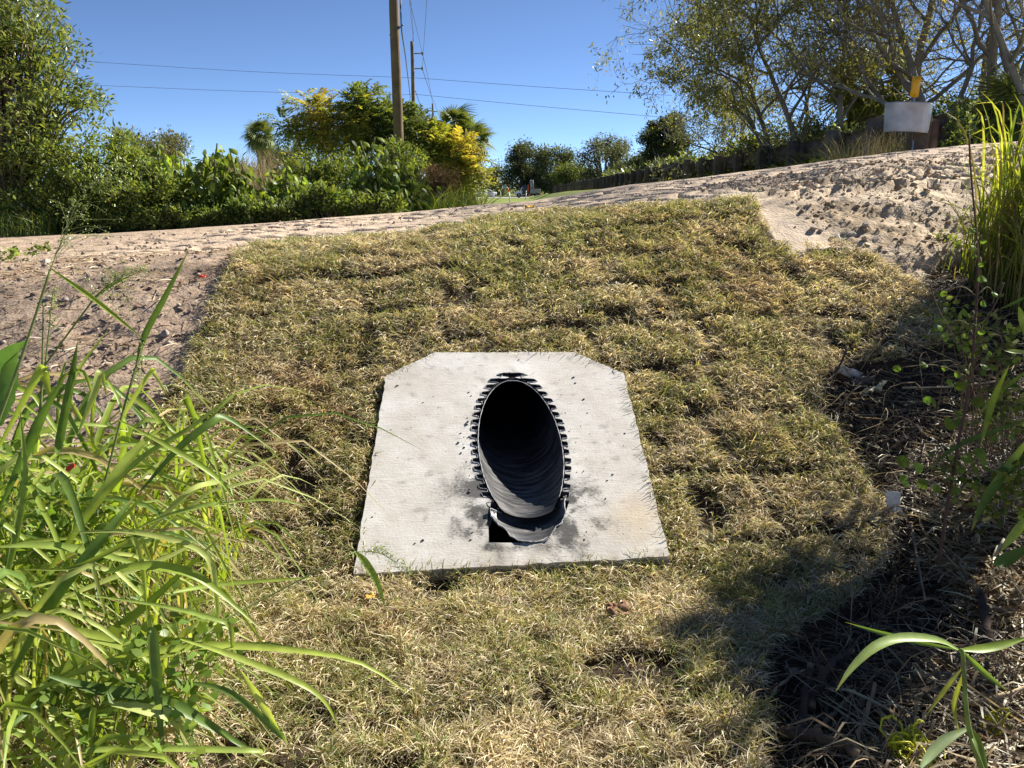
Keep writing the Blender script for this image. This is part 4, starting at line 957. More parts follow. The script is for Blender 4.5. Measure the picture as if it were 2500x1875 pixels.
# ------------------------------------------------------------------ utility poles and wires
POLES = []
def pole(px, t, r, topz_, label, pyref=200):
    p_ = pt(px, pyref, t); x, y = p_[0], p_[1]; b = gz(x, y); T = thing('utility_pole', (x, y, b), label, 'utility pole', 'wooden utility poles')
    mb = MB(); zz = np.linspace(b-.3, topz_, 30); gg = np.random.default_rng(int(px)); mb.tube(np.stack([x+.01*np.sin(zz), y+0*zz, zz], 1), r*(1.06-.22*(zz-b)/(topz_-b))*(1+.012*gg.normal(size=30)), 18); put('shaft', mb, M_POLE, T, True)
    POLES.append((x, y, b, T)); return x, y, b, T
x1, y1, b1, T1 = pole(968, 24, .145, 10.6, 'near thick brown utility pole running out of the top of the view')
x2, y2, b2_, T2 = pole(1008, 52, .125, pz(1008, 105, 52), 'second utility pole with two side brackets, just right of the near pole')
x3, y3, b3, T3 = pole(1055, 100, .12, pz(1055, 251, 100), 'farthest thin utility pole right of the second pole')
M_INS = solid_mat('bracket_metal', color=(.13, .13, .14), rough=.6, vary=.1, bump=0)
for (yy_, nm) in ((131, 0), (168, 1)):
    p = pt(1015, yy_, 52); q = pt(1031, yy_-1, 52); mb = MB(); mb.tube([p-R_([.15, 0, 0]), q], .035, 6); mb.lathe([(.02, -.12), (.06, -.08), (.05, 0), (.07, .03), (.03, .12)], q, 8); put('bracket', mb, M_INS, T2)
mb = MB(); p = pt(1009, 105, 52); mb.tube([p-R_([0, 0, .2]), p+R_([0, 0, .65])], [.035, .02], 6); put('top_pin', mb, M_INS, T2)
mb = MB(); p = pt(1068, 272, 100); mb.tube([pt(1055, 273, 100), p], .06, 6); put('bracket', mb, M_INS, T3)
mb = MB(); zc_ = pz(976, 72, 24); th = np.linspace(-.3, 3.0, 14); mb.tube(np.stack([x1+.15*np.cos(th), y1-.15*np.sin(th), zc_-.12+.10*np.cos(th)], 1), .016, 6); mb.tube([[x1+.14, y1-.05, zc_-.02], [x1+.26, y1-.1, zc_+.05]], .02, 6); put('cable_clamp', mb, M_INS, T1)
def wire(pts, rad, sag, label, n=26):
    P = spline(pts, n) if len(pts) > 2 else R_(pts[0])+(R_(pts[1])-R_(pts[0]))*np.linspace(0, 1, n)[:, None]
    if sag: P[:, 2] -= sag*4*np.linspace(0, 1, n)*(1-np.linspace(0, 1, n))
    mb = MB(); mb.tube(P, rad, 5); return tag(put('wire', mb, M_WIRE, origin=pts[0]), label, 'wire', 'overhead wires')
hi = pt(965, -260, 24)
wire([pt(966, -50, 23.8)+R_([.14, 0, 0]), pt(980, 66, 23.85), pt(990, 140, 34), pt(1002, 240, 51.8)], .022, 0, 'thick black cable hanging from the near pole clamp to the second pole')
wire([pt(978, -90, 24), pt(1012, 50, 37), pt(1031, 130, 52)], .010, .0, 'wire from the near pole top down to the upper bracket of the second pole')
wire([pt(1006, -120, 24), pt(1000, 0, 40), pt(1009, 92, 52)], .010, 0, 'left of the two steep wires meeting the top pin of the second pole')
wire([pt(1000, -120, 24), pt(1003, 0, 38), pt(1010, 92, 52)], .010, 0, 'right of the two steep wires meeting the top pin of the second pole')
wire([pt(1050, -80, 24), pt(1042, 0, 31), pt(1031, 168, 52)], .010, 0, 'rightmost steep wire going to the lower bracket of the second pole')
wire([pt(1031, 130, 52), pt(1045, 190, 75), pt(1056, 250, 100)], .02, 0, 'wire from the upper bracket of the second pole to the farthest pole top')
wire([pt(1031, 168, 52), pt(1050, 225, 77), pt(1068, 270, 100)], .02, 0, 'wire from the lower bracket of the second pole to the farthest pole bracket')
wire([pt(1014, 222, 52), pt(1030, 265, 66), pt(1052, 312, 99)], .02, 0, 'low wire from the second pole to the farthest pole')
wire([pt(150, 146, 60), pt(600, 174, 56), pt(955, 188, 54), pt(1004, 190, 52)], .011, 0, 'upper crossing wire left of the second pole', 40)
wire([pt(1012, 190, 52), pt(1300, 211, 48), pt(1640, 233, 44)], .011, 0, 'upper crossing wire right of the second pole', 40)
wire([pt(180, 206, 60), pt(600, 223, 56), pt(955, 231, 54), pt(1004, 230, 52)], .011, 0, 'lower crossing wire left of the second pole', 40)
wire([pt(1012, 230, 52), pt(1300, 258, 48), pt(1640, 288, 44)], .011, 0, 'lower crossing wire right of the second pole', 40)
wire([pt(1150, 389, 110), pt(1255, 397, 112)], .022, 0, 'short low wire between the golden tree and the far oak')

# ------------------------------------------------------------------ far vehicles and markers
M_WHITE = solid_mat('white_paint', color=(.72, .73, .75), rough=.35, vary=.05, bump=0)
M_GLASS = solid_mat('dark_glass', color=(.02, .025, .03), rough=.1, vary=0, bump=0)
M_TYRE = solid_mat('tyre_rubber', color=(.02, .02, .02), rough=.9, vary=.1, bump=0)
M_NAVY = solid_mat('dark_body', color=(.035, .04, .05), rough=.5, vary=.1, bump=0)
M_ORANGE = solid_mat('orange_panel', color=(.75, .10, .03), rough=.6, vary=.1, bump=0)
M_GREYB = solid_mat('grey_box', color=(.30, .30, .28), rough=.7, vary=.2, scale=3., bump=0)
def extr(mb, prof, y0, y1, org, s=1.0):
    """side profile (x, z) pulled across the width"""
    n = len(prof); P = [[org[0]+x*s, org[1]+y, org[2]+z*s] for y in (y0, y1) for x, z in prof]
    c = [np.mean(R_(P[:n]), 0), np.mean(R_(P[n:]), 0)]; P = P+c
    mb.add(P, [[k, (k+1) % n, 2*n] for k in range(n)]+[[n+(k+1) % n, n+k, 2*n+1] for k in range(n)], [[(k+1) % n, k, n+k, n+(k+1) % n] for k in range(n)])
def wheel(parent, c, r=.38, w=.25):
    mb = MB(); mb.lathe([(.0, -w/2), (r*.9, -w/2), (r, -w*.35), (r, w*.35), (r*.9, w/2), (0, w/2)], c, 16, 'y'); o = put('wheel', mb, M_TYRE, parent)
    mb = MB(); mb.lathe([(0, -w/2-.02), (r*.55, -w/2-.015), (r*.6, -w/2+.01)], c, 14, 'y'); put('rim', mb, M_GREYB, o)
tb = pt(1292, 481, 138); ty = tb[1]; tz = float(plain(ty))+.05; tx = pt(1256, 481, 138)[0]
TR = thing('work_truck', (tx+2.2, ty, tz), 'white and dark work truck with an orange-edged panel parked on the far road', 'truck'); O = R_([tx, ty-.9, tz])
mb = MB(); extr(mb, [(0, .45), (.02, .95), (.9, 1.12), (1.35, 1.82), (2.05, 1.86), (2.1, .45)], 0, 1.8, O); put('cab', mb, M_WHITE, TR)
mb = MB(); extr(mb, [(1.02, 1.16), (1.40, 1.72), (1.98, 1.74), (2.0, 1.16)], -.012, 1.812, O); put('window', mb, M_GLASS, TR)
mb = MB(); mb.box(O+R_([2.3, .9, .55]), (4.4, 1.3, .22)); put('chassis', mb, M_NAVY, TR)
mb = MB(); mb.box(O+R_([1.75, -.06, 1.35]), (.9, .06, 1.5), bev=.02); put('panel', mb, M_NAVY, TR)
mb = MB(); mb.box(O+R_([2.28, -.08, 1.5]), (.14, .08, 1.35), bev=.02, tilt=(0, .06)); pn = put('panel_edge', mb, M_ORANGE, TR); pn['label'] = 'orange edge of the open panel'
mb = MB(); mb.box(O+R_([3.55, .9, 1.05]), (1.7, 1.8, .75), bev=.03); put('service_body', mb, M_GREYB, TR)
for k in range(2):
    mb = MB(); mb.box(O+R_([2.75+.35*k, .4, 2.05]), (.28, .06, 1.7), tilt=(0, -.10)); put('upright_board', mb, M_GREYB, TR)
for x in (.75, 3.7):
    for y in (.05, 1.75): wheel(TR, O+R_([x, y, .38]))
for x in (2.5, 4.3):
    mb = MB(); mb.box(O+R_([x, -.1, .55]), (.25, .06, .22), bev=.02); put('tail_light', mb, M_ORANGE, TR)
cb = pt(1178, 475, 152); cz = float(plain(cb[1]))+.05; O = R_([cb[0]-1.3, cb[1]-.8, cz])
CR = thing('white_car', (cb[0]+.5, cb[1], cz), 'white car half hidden by the golden tree on the far road', 'car')
mb = MB(); extr(mb, [(0, .35), (.0, .75), (.7, .9), (1.3, 1.4), (2.6, 1.42), (3.3, .95), (3.9, .85), (3.95, .35)], 0, 1.7, O); put('body', mb, M_WHITE, CR)
mb = MB(); extr(mb, [(.85, .92), (1.38, 1.32), (2.52, 1.34), (3.05, .95)], -.012, 1.712, O); put('window', mb, M_GLASS, CR)
for x in (.8, 3.1):
    for y in (.05, 1.65): wheel(CR, O+R_([x, y, .32]), .32, .2)
b_ = pt(1202, 475, 145); mb = MB(); mb.box((b_[0], b_[1], float(plain(b_[1]))+.45), (.75, .5, .8), bev=.04); mb.box((b_[0], b_[1], float(plain(b_[1]))+.9), (.8, .55, .1), bev=.03)
tag(put('utility_box', mb, M_WHITE, origin=(b_[0], b_[1], float(plain(b_[1])))), 'small white utility box right of the white car', 'utility box')
def mpost(px, py0, py1, t, lean, label, orange, w=.09):
    a = pt(px, py1, t); hgt = (py1-py0)/FPX*t; T = thing('marker_post', (a[0], a[1], a[2]), label, 'marker post', 'marker posts on the lawn')
    zg = gz(a[0], a[1])-.1; mb = MB(); mb.tube([[a[0], a[1], zg], [a[0]-lean*.0, a[1], a[2]], [a[0]+lean*hgt*.6, a[1], a[2]+hgt*.62]], w/2, 8); put('shaft', mb, M_WHITE, T)
    mb = MB(); mb.tube([[a[0]+lean*hgt*.6, a[1], a[2]+hgt*.62], [a[0]+lean*hgt, a[1], a[2]+hgt]], w/2*1.05, 8); put('top', mb, M_ORANGE if orange else M_WHITE, T)
mpost(1245, 460, 485, 58, -.22, 'leaning white post with an orange top at the edge of the lawn', True)
mpost(1205, 463, 477, 120, 0, 'thin white post left of the work truck, nearer the white car', False, .11)
mpost(1222, 468, 477, 122, 0, 'short white post between the white car and the work truck', False, .11)
mpost(1284, 466, 482, 100, .03, 'grey post standing in front of the work truck', False, .12)

# ------------------------------------------------------------------ loose earth: clods, stones, litter
def clods(name, n, sampler, smin, smax, cols, seed, label):
    g = np.random.default_rng(seed); P = sampler(g, n*4); P = P[:n]
    t_ = (1+5**.5)/2; ico = unit(R_([[-1, t_, 0], [1, t_, 0], [-1, -t_, 0], [1, -t_, 0], [0, -1, t_], [0, 1, t_], [0, -1, -t_], [0, 1, -t_], [t_, 0, -1], [t_, 0, 1], [-t_, 0, -1], [-t_, 0, 1]]))
    F = R_([[0, 11, 5], [0, 5, 1], [0, 1, 7], [0, 7, 10], [0, 10, 11], [1, 5, 9], [5, 11, 4], [11, 10, 2], [10, 7, 6], [7, 1, 8], [3, 9, 4], [3, 4, 2], [3, 2, 6], [3, 6, 8], [3, 8, 9], [4, 9, 5], [2, 4, 11], [6, 2, 10], [8, 6, 7], [9, 8, 1]])
    n = len(P); s = smin+(smax-smin)*g.random(n)**5.0
    V = ico[None]*(1+g.normal(0, .22, (n, 12, 1)))*(s[:, None]*g.uniform(.6, 1.3, (n, 3)))[:, None, :]; V[:, :, 2] *= .75
    z = ground_z(P[:, 0], P[:, 1]); V += np.concatenate([P, (z+s*.25)[:, None]], 1)[:, None]
    c = R_(cols)[g.integers(0, len(cols), n)]*(.8+.4*g.random((n, 1)))
    mb = MB(); mb.add(V.reshape(-1, 3), (F[None]+np.arange(n)[:, None, None]*12).reshape(-1, 3), None, np.repeat(c, 12, 0))
    return tag(put(name, mb, M_CLOD), label, 'clods', kind='stuff')
def samp(x0, x1, y0, y1, cond):
    def f(g, n):
        x = g.uniform(x0, x1, n*3); y = g.uniform(y0, y1, n*3); s, b = zone_weights(x, y); k = (~s) & (~b) & cond(x, y, g); return np.stack([x, y], 1)[k]
    return f
dens_r = lambda x, y, g: (fbm(x*2.2, y*2.8, 3, 21, .55) + .45*g.random(len(x)) > .60) & (x > 1.2+.3*(y-6)) & (np.exp(-(((x-2.05)-(y-6.2)*-.25)/.26)**2)*(y < 7.4) < .3)
DC = [(.46, .36, .25), (.50, .40, .28), (.38, .28, .175), (.31, .22, .13)]
clods('dirt_clods', 8200, samp(1.2, 6.2, 4.8, 8.3, dens_r), .004, .024, DC, 401, 'crumbly clods strewn over the churned bank on the right')
clods('driveway_clods', 1800, samp(-5.5, 6, 6.3, 9.3, lambda x, y, g: fbm(x*1.5, y*4, 3, 77) + .3*g.random(len(x)) > .72), .004, .024, [(.42, .34, .27), (.30, .23, .17), (.36, .29, .22)], 402, 'small clods along the tyre tracks of the driveway')
clods('left_clods', 2700, samp(-5, -1.2, 3.0, 6.6, lambda x, y, g: g.random(len(x)) < .6), .004, .024, [(.28, .21, .165), (.20, .145, .11), (.36, .29, .23), (.14, .10, .075)], 403, 'small clods and pebbles on the bare earth at the left')
def litter(name, n, sampler, l0, l1, w, cols, seed, label, lift=.004, curl=.15, mat=None, elev=.12, cat='litter', per=4, hump=None):
    g = np.random.default_rng(seed); P = sampler(g, n*3)[:n]; n = len(P); az = g.random(n)*6.283; L_ = g.uniform(l0, l1, n); bend = g.normal(0, curl*6, n)
    z0 = ground_z(P[:, 0], P[:, 1])+lift+(hump(P[:, 0], P[:, 1])*g.random(n) if hump is not None else 0); el = np.abs(g.normal(0, elev, n)); V = []
    pos = np.concatenate([P, z0[:, None]], 1); C_ = []; prev = pos
    pts = [pos]
    for k in range(per-1):
        a = az+bend*(k/(per-1)); pos = pos+np.stack([np.cos(a)*np.cos(el), np.sin(a)*np.cos(el), np.sin(el)*(1 if k < per/2 else -.8)], 1)*(L_/(per-1))[:, None]
        pos[:, 2] = np.maximum(pos[:, 2], height0(pos[:, 0], pos[:, 1])+lift*.5-.02); pts.append(pos)
    W = w*g.uniform(.5, 1.5, n); tw = g.normal(0, .5, n)
    for k, p in enumerate(pts):
        a = az+bend*(k/(per-1))+1.5708; sd_ = np.stack([np.cos(a)*np.cos(tw), np.sin(a)*np.cos(tw), np.sin(tw)], 1)*(W*(1 if k < per-1 else .35)/2)[:, None]
        V += [p-sd_, p+sd_]
    V = np.stack(V, 1); m_ = 2*per; i = np.arange(n)*m_
    Q_ = np.concatenate([np.stack([i+2*k, i+2*k+1, i+2*k+3, i+2*k+2], 1) for k in range(per-1)])
    c = R_(cols)[g.integers(0, len(cols), n)]*(.7+.6*g.random((n, 1))); mb = MB(); mb.add(V.reshape(-1, 3), None, Q_, np.repeat(c, m_, 0))
    return tag(put(name, mb, mat or M_STRAW), label, cat, kind='stuff')
ST = [(.50, .40, .26), (.40, .30, .18), (.30, .21, .13), (.22, .15, .09), (.58, .50, .36)]
litter('straw_litter', 3800, samp(-5, -1.1, 3.2, 6.9, lambda x, y, g: fbm(x*1.7, y*1.7, 3, 88)+.4*g.random(len(x)) > .55), .03, .16, .006, ST, 411, 'broken straw strewn over the bare earth at the left')
litter('driveway_straw', 500, samp(-5, 4, 6.5, 9.2, lambda x, y, g: x < -1+2*g.random(len(x))), .03, .14, .006, ST, 412, 'scattered straw on the driveway')
def in_deb(g, n):
    x = g.uniform(.5, 3.6, n*2); y = g.uniform(1.5, 6.0, n*2); k = inside(DEB, x, y); return np.stack([x, y], 1)[k]
def deb_pale(g, n):
    a = [hit(px, py)[:2] for px, py in ((2300, 1260), (2520, 1230), (2700, 1500), (2480, 1560), (2300, 1430))]; x = g.uniform(1.2, 3., n*4); y = g.uniform(2, 4.2, n*4); k = inside(a, x, y); return np.stack([x, y], 1)[k]
def deb_low(g, n):
    a = [hit(px, py)[:2] for px, py in ((2250, 1640), (2560, 1560), (2700, 2000), (2100, 2000))]; x = g.uniform(.6, 3., n*4); y = g.uniform(1.5, 3.2, n*4); k = inside(a, x, y); return np.stack([x, y], 1)[k]
DBC = [(.24, .175, .105), (.13, .092, .058), (.34, .26, .15), (.07, .05, .034), (.19, .14, .082), (.46, .37, .235)]
litter('dead_stems', 8500, in_deb, .05, .30, .0030, DBC, 421, 'tangle of dead brown stems rotting on the dark ground at the right', .0, .25, elev=.25, cat='debris', per=5, hump=lambda x, y: .10*fbm(x*3, y*3, 3, 5))
litter('pale_straw_heap', 2000, deb_pale, .06, .26, .0075, [(.44, .34, .19), (.36, .27, .15), (.52, .43, .27), (.24, .17, .10)], 422, 'heap of pale broken straw at the right edge', .01, .12, elev=.35, cat='debris', per=5, hump=lambda x, y: .12+0*x)
litter('pale_cane_litter', 800, deb_low, .06, .30, .0065, [(.34, .26, .15), (.26, .19, .11), (.44, .36, .22), (.13, .09, .055)], 423, 'pale dead grass litter in the lower right corner', .01, .12, elev=.3, cat='debris', per=5, hump=lambda x, y: .08+0*x)
litter('dead_leaf_litter', 420, in_deb, .03, .06, .016, [(.16, .10, .06), (.10, .065, .04), (.24, .17, .11)], 424, 'dead leaves on the dark ground at the right', .01, .1, elev=.3, cat='debris', per=4, hump=lambda x, y: .06+0*x)

M_STONE = solid_mat('stone', color=(.40, .34, .28), rough=.9, vary=.3, scale=18., bump=.6, bscale=40., rnd=.25)
def rock(px, py, rpx, label, seed, flat=.7, dark=False):
    g = np.random.default_rng(seed); c = hit(px, py); t = float(np.dot(c, [0, cp, -sp])); r = rpx/FPX*t; bm = bmesh.new(); bmesh.ops.create_icosphere(bm, subdivisions=2, radius=r)
    sc = R_([g.uniform(.85, 1.2), g.uniform(.75, 1.1), flat*g.uniform(.8, 1.1)]); dirs = unit(g.normal(0, 1, (9, 3)))
    for v in bm.verts:
        d = R_(v.co); k = 1.0
        for q in dirs:
            e = float(np.dot(d, q))/r
            if e > .62: d = d-q*(e-.62)*r*.9
        v.co = d*sc*(1+g.normal(0, .035))
    me = bpy.data.meshes.new('rock'); bm.to_mesh(me); bm.free(); me.materials.append(M_STONE)
    o = bpy.data.objects.new('rock', me); link(o); o.location = (c[0], c[1], float(ground_z(c[0], c[1]))+r*.25); o.rotation_euler = (0, 0, g.uniform(0, 6)); tag(o, label, 'rock', 'stones on the bare dirt')
for k, a in enumerate(((1993, 426, 11, 'largest grey stone of the pile on the upper driveway'), (1975, 436, 8, 'stone just left of the largest one on the upper driveway'), (1950, 441, 7, 'middle stone of the low row left of the largest driveway stone'),
    (1930, 446, 6, 'leftmost stone of the low row on the upper driveway'), (2012, 436, 6, 'small stone at the right foot of the largest driveway stone'), (1985, 560, 11, 'left of the two stones at the top of the sand tongue'),
    (2003, 558, 9, 'right of the two stones at the top of the sand tongue'), (2112, 560, 12, 'round brown stone on the churned bank right of the sand tongue'), (2080, 570, 10, 'pale stone left of the round brown one on the churned bank'),
    (1960, 515, 9, 'pale stone at the upper end of the gully'), (2288, 457, 11, 'grey stone on the churned bank below the galvanised plate'), (112, 645, 16, 'flat pale stone at the left on the bare earth'),
    (148, 657, 7, 'small brown stone beside the flat pale one at the left'), (122, 738, 13, 'left of two pale stones behind the tall grass stalks'), (160, 740, 11, 'right of two pale stones behind the tall grass stalks'),
    (405, 822, 16, 'dark clod in the hollow near the left edge of the turf'), (2370, 540, 8, 'small stone by the tall grass at the right'))):
    rock(a[0], a[1], a[2], a[3], 500+k, .6 if a[2] > 14 else .75)

# crumbs of plastic and dirt on the slab
g = np.random.default_rng(9); mb = MB()
for k in range(150):
    if g.random() < .55: x, y = g.uniform(-.62, .60), g.uniform(3.1, 4.5)
    else:
        y = g.uniform(3.2, 4.3); x = float(ax_x(y))+g.choice([-1, 1])*(.22+abs(g.normal(0, .05)))
    if not slab_near(x, y, -.04) or (abs(x-ax_x(y)) < .225 and 3.2 < y < 4.32): continue
    s = .0013+.0042*g.random()**4; mb.box((x, y, float(slab_z(y))+s*.4), (s*2*g.uniform(.6, 1.5), s*1.6, s), g.uniform(0, 3), col=R_([.05, .05, .05])*g.uniform(.5, 3))
tag(put('slab_crumbs', mb, M_CLOD), 'dark crumbs of plastic and soil scattered on the concrete slab', 'crumbs', kind='stuff')

# ------------------------------------------------------------------ sticks and rubbish at the right
def on_ground(px, py, up=0.0):
    c = hit(px, py); return R_([c[0], c[1], float(ground_z(c[0], c[1]))+up])
def stick(name, pts, rad, colr, label, cat, rough=.08, sides=9, taper=.7, seed=0, broken=True):
    g = np.random.default_rng(seed); P = spline(pts, 14); P += g.normal(0, rad*rough*3, P.shape); r = rad*np.linspace(1, taper, 14)*(1+g.normal(0, .08, 14)); mb = MB()
    cl = np.repeat(R_([colr]), 14, 0)*(.8+.4*g.random((14, 1)))
    if broken: cl[-1] = (.42, .30, .17); cl[0] = (.36, .25, .14)
    mb.tube(P, r, sides, cl); o = put(name, mb, M_BARK, origin=pts[0]); return tag(o, label, cat, 'dead sticks at the right')
def st(px, py, up): return on_ground(px, py, up)
DK = (.075, .052, .038); TN = (.34, .25, .15)
stick('broken_branch', [st(1912, 1800, .05), st(1990, 1825, .06), st(2090, 1880, .07)], .020, (.12, .08, .05), 'thick broken branch lying across the bottom of the dark debris', 'branch', seed=1)
stick('broken_branch', [st(1962, 1800, .03), st(1962, 1720, .06), st(1978, 1645, .05)], .015, DK, 'dark upright-lying branch above the broken one in the debris', 'branch', seed=2)
stick('broken_branch', [st(1975, 1715, .04), st(2020, 1650, .06), st(2085, 1600, .05)], .014, DK, 'dark branch slanting right from the upright-lying one', 'branch', seed=3)
stick('dead_stick', [st(1975, 1805, .05), st(2020, 1755, .06), st(2085, 1705, .07)], .008, (.22, .16, .10), 'grey-brown stick slanting up between the dark branches', 'stick', seed=4)
stick('dead_stick', [st(2080, 1835, .05), st(2105, 1780, .06), st(2135, 1700, .08)], .009, TN, 'pale tan stick in the middle of the dark debris', 'stick', seed=5)
stick('dead_stick', [st(1915, 1775, .03), st(1950, 1735, .04), st(1990, 1690, .05)], .007, (.28, .2, .12), 'short brown stick left of the dark branches', 'stick', seed=6)
stick('dead_stick', [st(1880, 1690, .03), st(1930, 1665, .05), st(1965, 1648, .05)], .006, (.38, .30, .2), 'pale stick at the left edge of the dark hole', 'stick', seed=7)
stick('stump', [st(2420, 1640, .02), st(2400, 1560, .09), st(2380, 1490, .13)], .022, DK, 'thick dark stump-like stick right of the drooping green blade', 'branch', seed=8)
stick('dead_cane', [st(2285, 1738, .09), st(2400, 1735, .11), st(2530, 1715, .12)], .010, (.50, .39, .23), 'pale dry cane lying across the lower right corner', 'cane', .03, seed=9)
stick('dead_cane', [st(2222, 1292, .06), st(2232, 1380, .11), st(2256, 1490, .08)], .006, (.22, .17, .12), 'thin brown cane leaning below the pale paper scrap', 'cane', .03, seed=10)
stick('dead_stick', [st(2010, 985, .02), st(2035, 945, .09), st(2062, 930, .24)], .008, DK, 'dark stick standing up left of the white scrap', 'stick', seed=11)
stick('dead_stick', [st(2040, 1000, .05), st(2090, 960, .08), st(2130, 930, .10)], .006, DK, 'dark stick lying under the white scrap', 'stick', seed=12)
stick('dead_cane', [st(2200, 965, .10), st(2330, 975, .12), st(2520, 960, .15)], .006, (.36, .30, .2), 'long pale stem running level behind the vine', 'cane', .03, seed=13)
M_PAPER = solid_mat('pale_paper', color=(.72, .68, .62), rough=.8, vary=.15, scale=30., bump=.4, bscale=60.)
M_WRAP = solid_mat('pale_wrapper', color=(.70, .70, .48), rough=.5, vary=.3, scale=40., bump=.6, bscale=60.)
M_GREY_PL = solid_mat('grey_plastic', color=(.16, .17, .18), rough=.35, vary=.3, scale=20., bump=.3)
M_BROWN_L = solid_mat('brown_leaf', color=(.27, .145, .075), rough=.8, vary=.3, scale=50., bump=.4)
M_YELLOW_L = solid_mat('yellow_leaf', color=(.62, .36, .05), rough=.7, vary=.3, scale=50., bump=.3)
M_FLAG = solid_mat('red_flagging', color=(.75, .09, .05), rough=.6, vary=.15, bump=0)
def scrap(name, c, su, sv, u, v, mat, label, cat, seed, crumple=.15, n=7):
    """a crumpled sheet of real thickness"""
    g = np.random.default_rng(seed); u = unit(R_(u, float)); v = unit(R_(v, float)); w = np.cross(u, v); P = []
    H = g.normal(0, crumple, (n, n)); H = (H+np.roll(H, 1, 0)+np.roll(H, 1, 1))/2
    for s in (0, 1):
        for a in range(n):
            for b in range(n):
                eu = (a/(n-1)-.5)*su*(1+.14*H[a, b]/max(crumple, .01)*.5); ev = (b/(n-1)-.5)*sv*(1+.1*H[b, a]/max(crumple, .01)*.5)
                P.append(R_(c)+u*eu+v*ev+w*(H[a, b]*min(su, sv)+s*.0012))
    q = []; m_ = n*n
    for a in range(n-1):
        for b in range(n-1):
            i = a*n+b; q.append([i, i+n, i+n+1, i+1]); q.append([m_+i+1, m_+i+n+1, m_+i+n, m_+i])
    rim = [a*n for a in range(n)]+[(n-1)*n+b for b in range(1, n)]+[a*n+n-1 for a in range(n-2, -1, -1)]+[b for b in range(n-2, 0, -1)]
    for k in range(len(rim)): i, j = rim[k], rim[(k+1) % len(rim)]; q.append([i, m_+i, m_+j, j])
    mb = MB(); mb.add(P, None, q); return tag(put(name, mb, mat, origin=c), label, cat)
scrap('paper_scrap', st(2075, 915, .06), .06, .12, (.2, -.5, .8), (1, -.3, -.35), M_PAPER, 'white crumpled scrap beside the dark standing stick', 'paper', 1, .10)
scrap('plastic_scrap', st(2108, 932, .06), .07, .10, (.3, -.6, .7), (1, 0, -.1), M_GREY_PL, 'dark grey plastic scrap right of the white one', 'plastic', 2, .16)
scrap('wrapper', st(2132, 952, .06), .07, .11, (.3, -.6, .7), (1, 0, .3), M_WRAP, 'pale yellowish crumpled wrapper below the grey plastic scrap', 'wrapper', 3, .22)
scrap('paper_scrap', st(2178, 1262, .10), .065, .12, (1, -.1, .1), (-.25, -.2, .9), M_PAPER, 'pale upright paper scrap at the edge of the shaded debris', 'paper', 4, .10)
scrap('fallen_leaf', st(1508, 1535, .075), .09, .06, (1, .2, .1), (-.2, 1, .45), M_BROWN_L, 'curled rust-brown leaf on the turf below the slab', 'leaf', 5, .22)
scrap('fallen_leaf', st(1612, 792, .08), .04, .03, (1, .2, .1), (-.2, 1, .6), M_YELLOW_L, 'small orange-yellow leaf on the turf above the slab', 'leaf', 6, .15)
scrap('fallen_leaf', st(905, 1508, .07), .035, .025, (1, .6, .1), (-.6, 1, .4), M_YELLOW_L, 'small yellow leaf on the turf left below the slab', 'leaf', 7, .12)
scrap('fallen_leaf', st(1292, 506, .02), .10, .05, (1, .2, .1), (-.2, 1, .3), M_YELLOW_L, 'orange leaf lying on the driveway', 'leaf', 8, .2)
scrap('flagging_scrap', st(495, 688, .02), .05, .03, (1, .2, .1), (-.2, 1, .6), M_FLAG, 'small red scrap on the bare earth left of the turf', 'flagging', 9, .12)
scrap('flagging_scrap', pt(172, 1142, 2.9), .035, .022, (1, .2, .5), (-.2, .5, .8), M_FLAG, 'upper red scrap caught in the tall grass at the left', 'flagging', 10, .12)
scrap('flagging_scrap', pt(158, 1162, 2.85), .03, .02, (1, -.2, .2), (.2, .5, .8), M_FLAG, 'lower red scrap caught in the tall grass at the left', 'flagging', 11, .12)
# yellow twine
M_TWINE = solid_mat('yellow_twine', color=(.62, .60, .03), rough=.5, vary=.15, scale=40., bump=.2)
def twine(c, su, sv, n, label, seed, r=.0028):
    g = np.random.default_rng(seed); c = R_(c); T = MB()
    for k in range(n):
        a0 = g.uniform(0, 6.28); cc = c+R_([g.normal(0, su*.45), g.normal(0, su*.45), abs(g.normal(0, sv*.4))]); rr = g.uniform(.012, .038); nn = unit(g.normal(0, 1, 3)+R_([0, -.5, .8])); uu = unit(np.cross(nn, [1, .3, .1])); vv = np.cross(nn, uu)
        th = a0+np.linspace(0, g.uniform(3.5, 7.5), 16); T.tube(cc+rr*(uu*np.cos(th)[:, None]+vv*np.sin(th)[:, None]*g.uniform(.5, 1))+g.normal(0, .002, (16, 3)), r, 5)
    return tag(put('yellow_twine', T, M_TWINE, origin=c), label, 'twine')
twine(st(2215, 1860, .05), .055, .06, 75, 'large tangle of yellow twine at the bottom edge', 1)
twine(st(2425, 1790, .06), .03, .05, 26, 'small tangle of yellow twine right of the green stalk', 2)

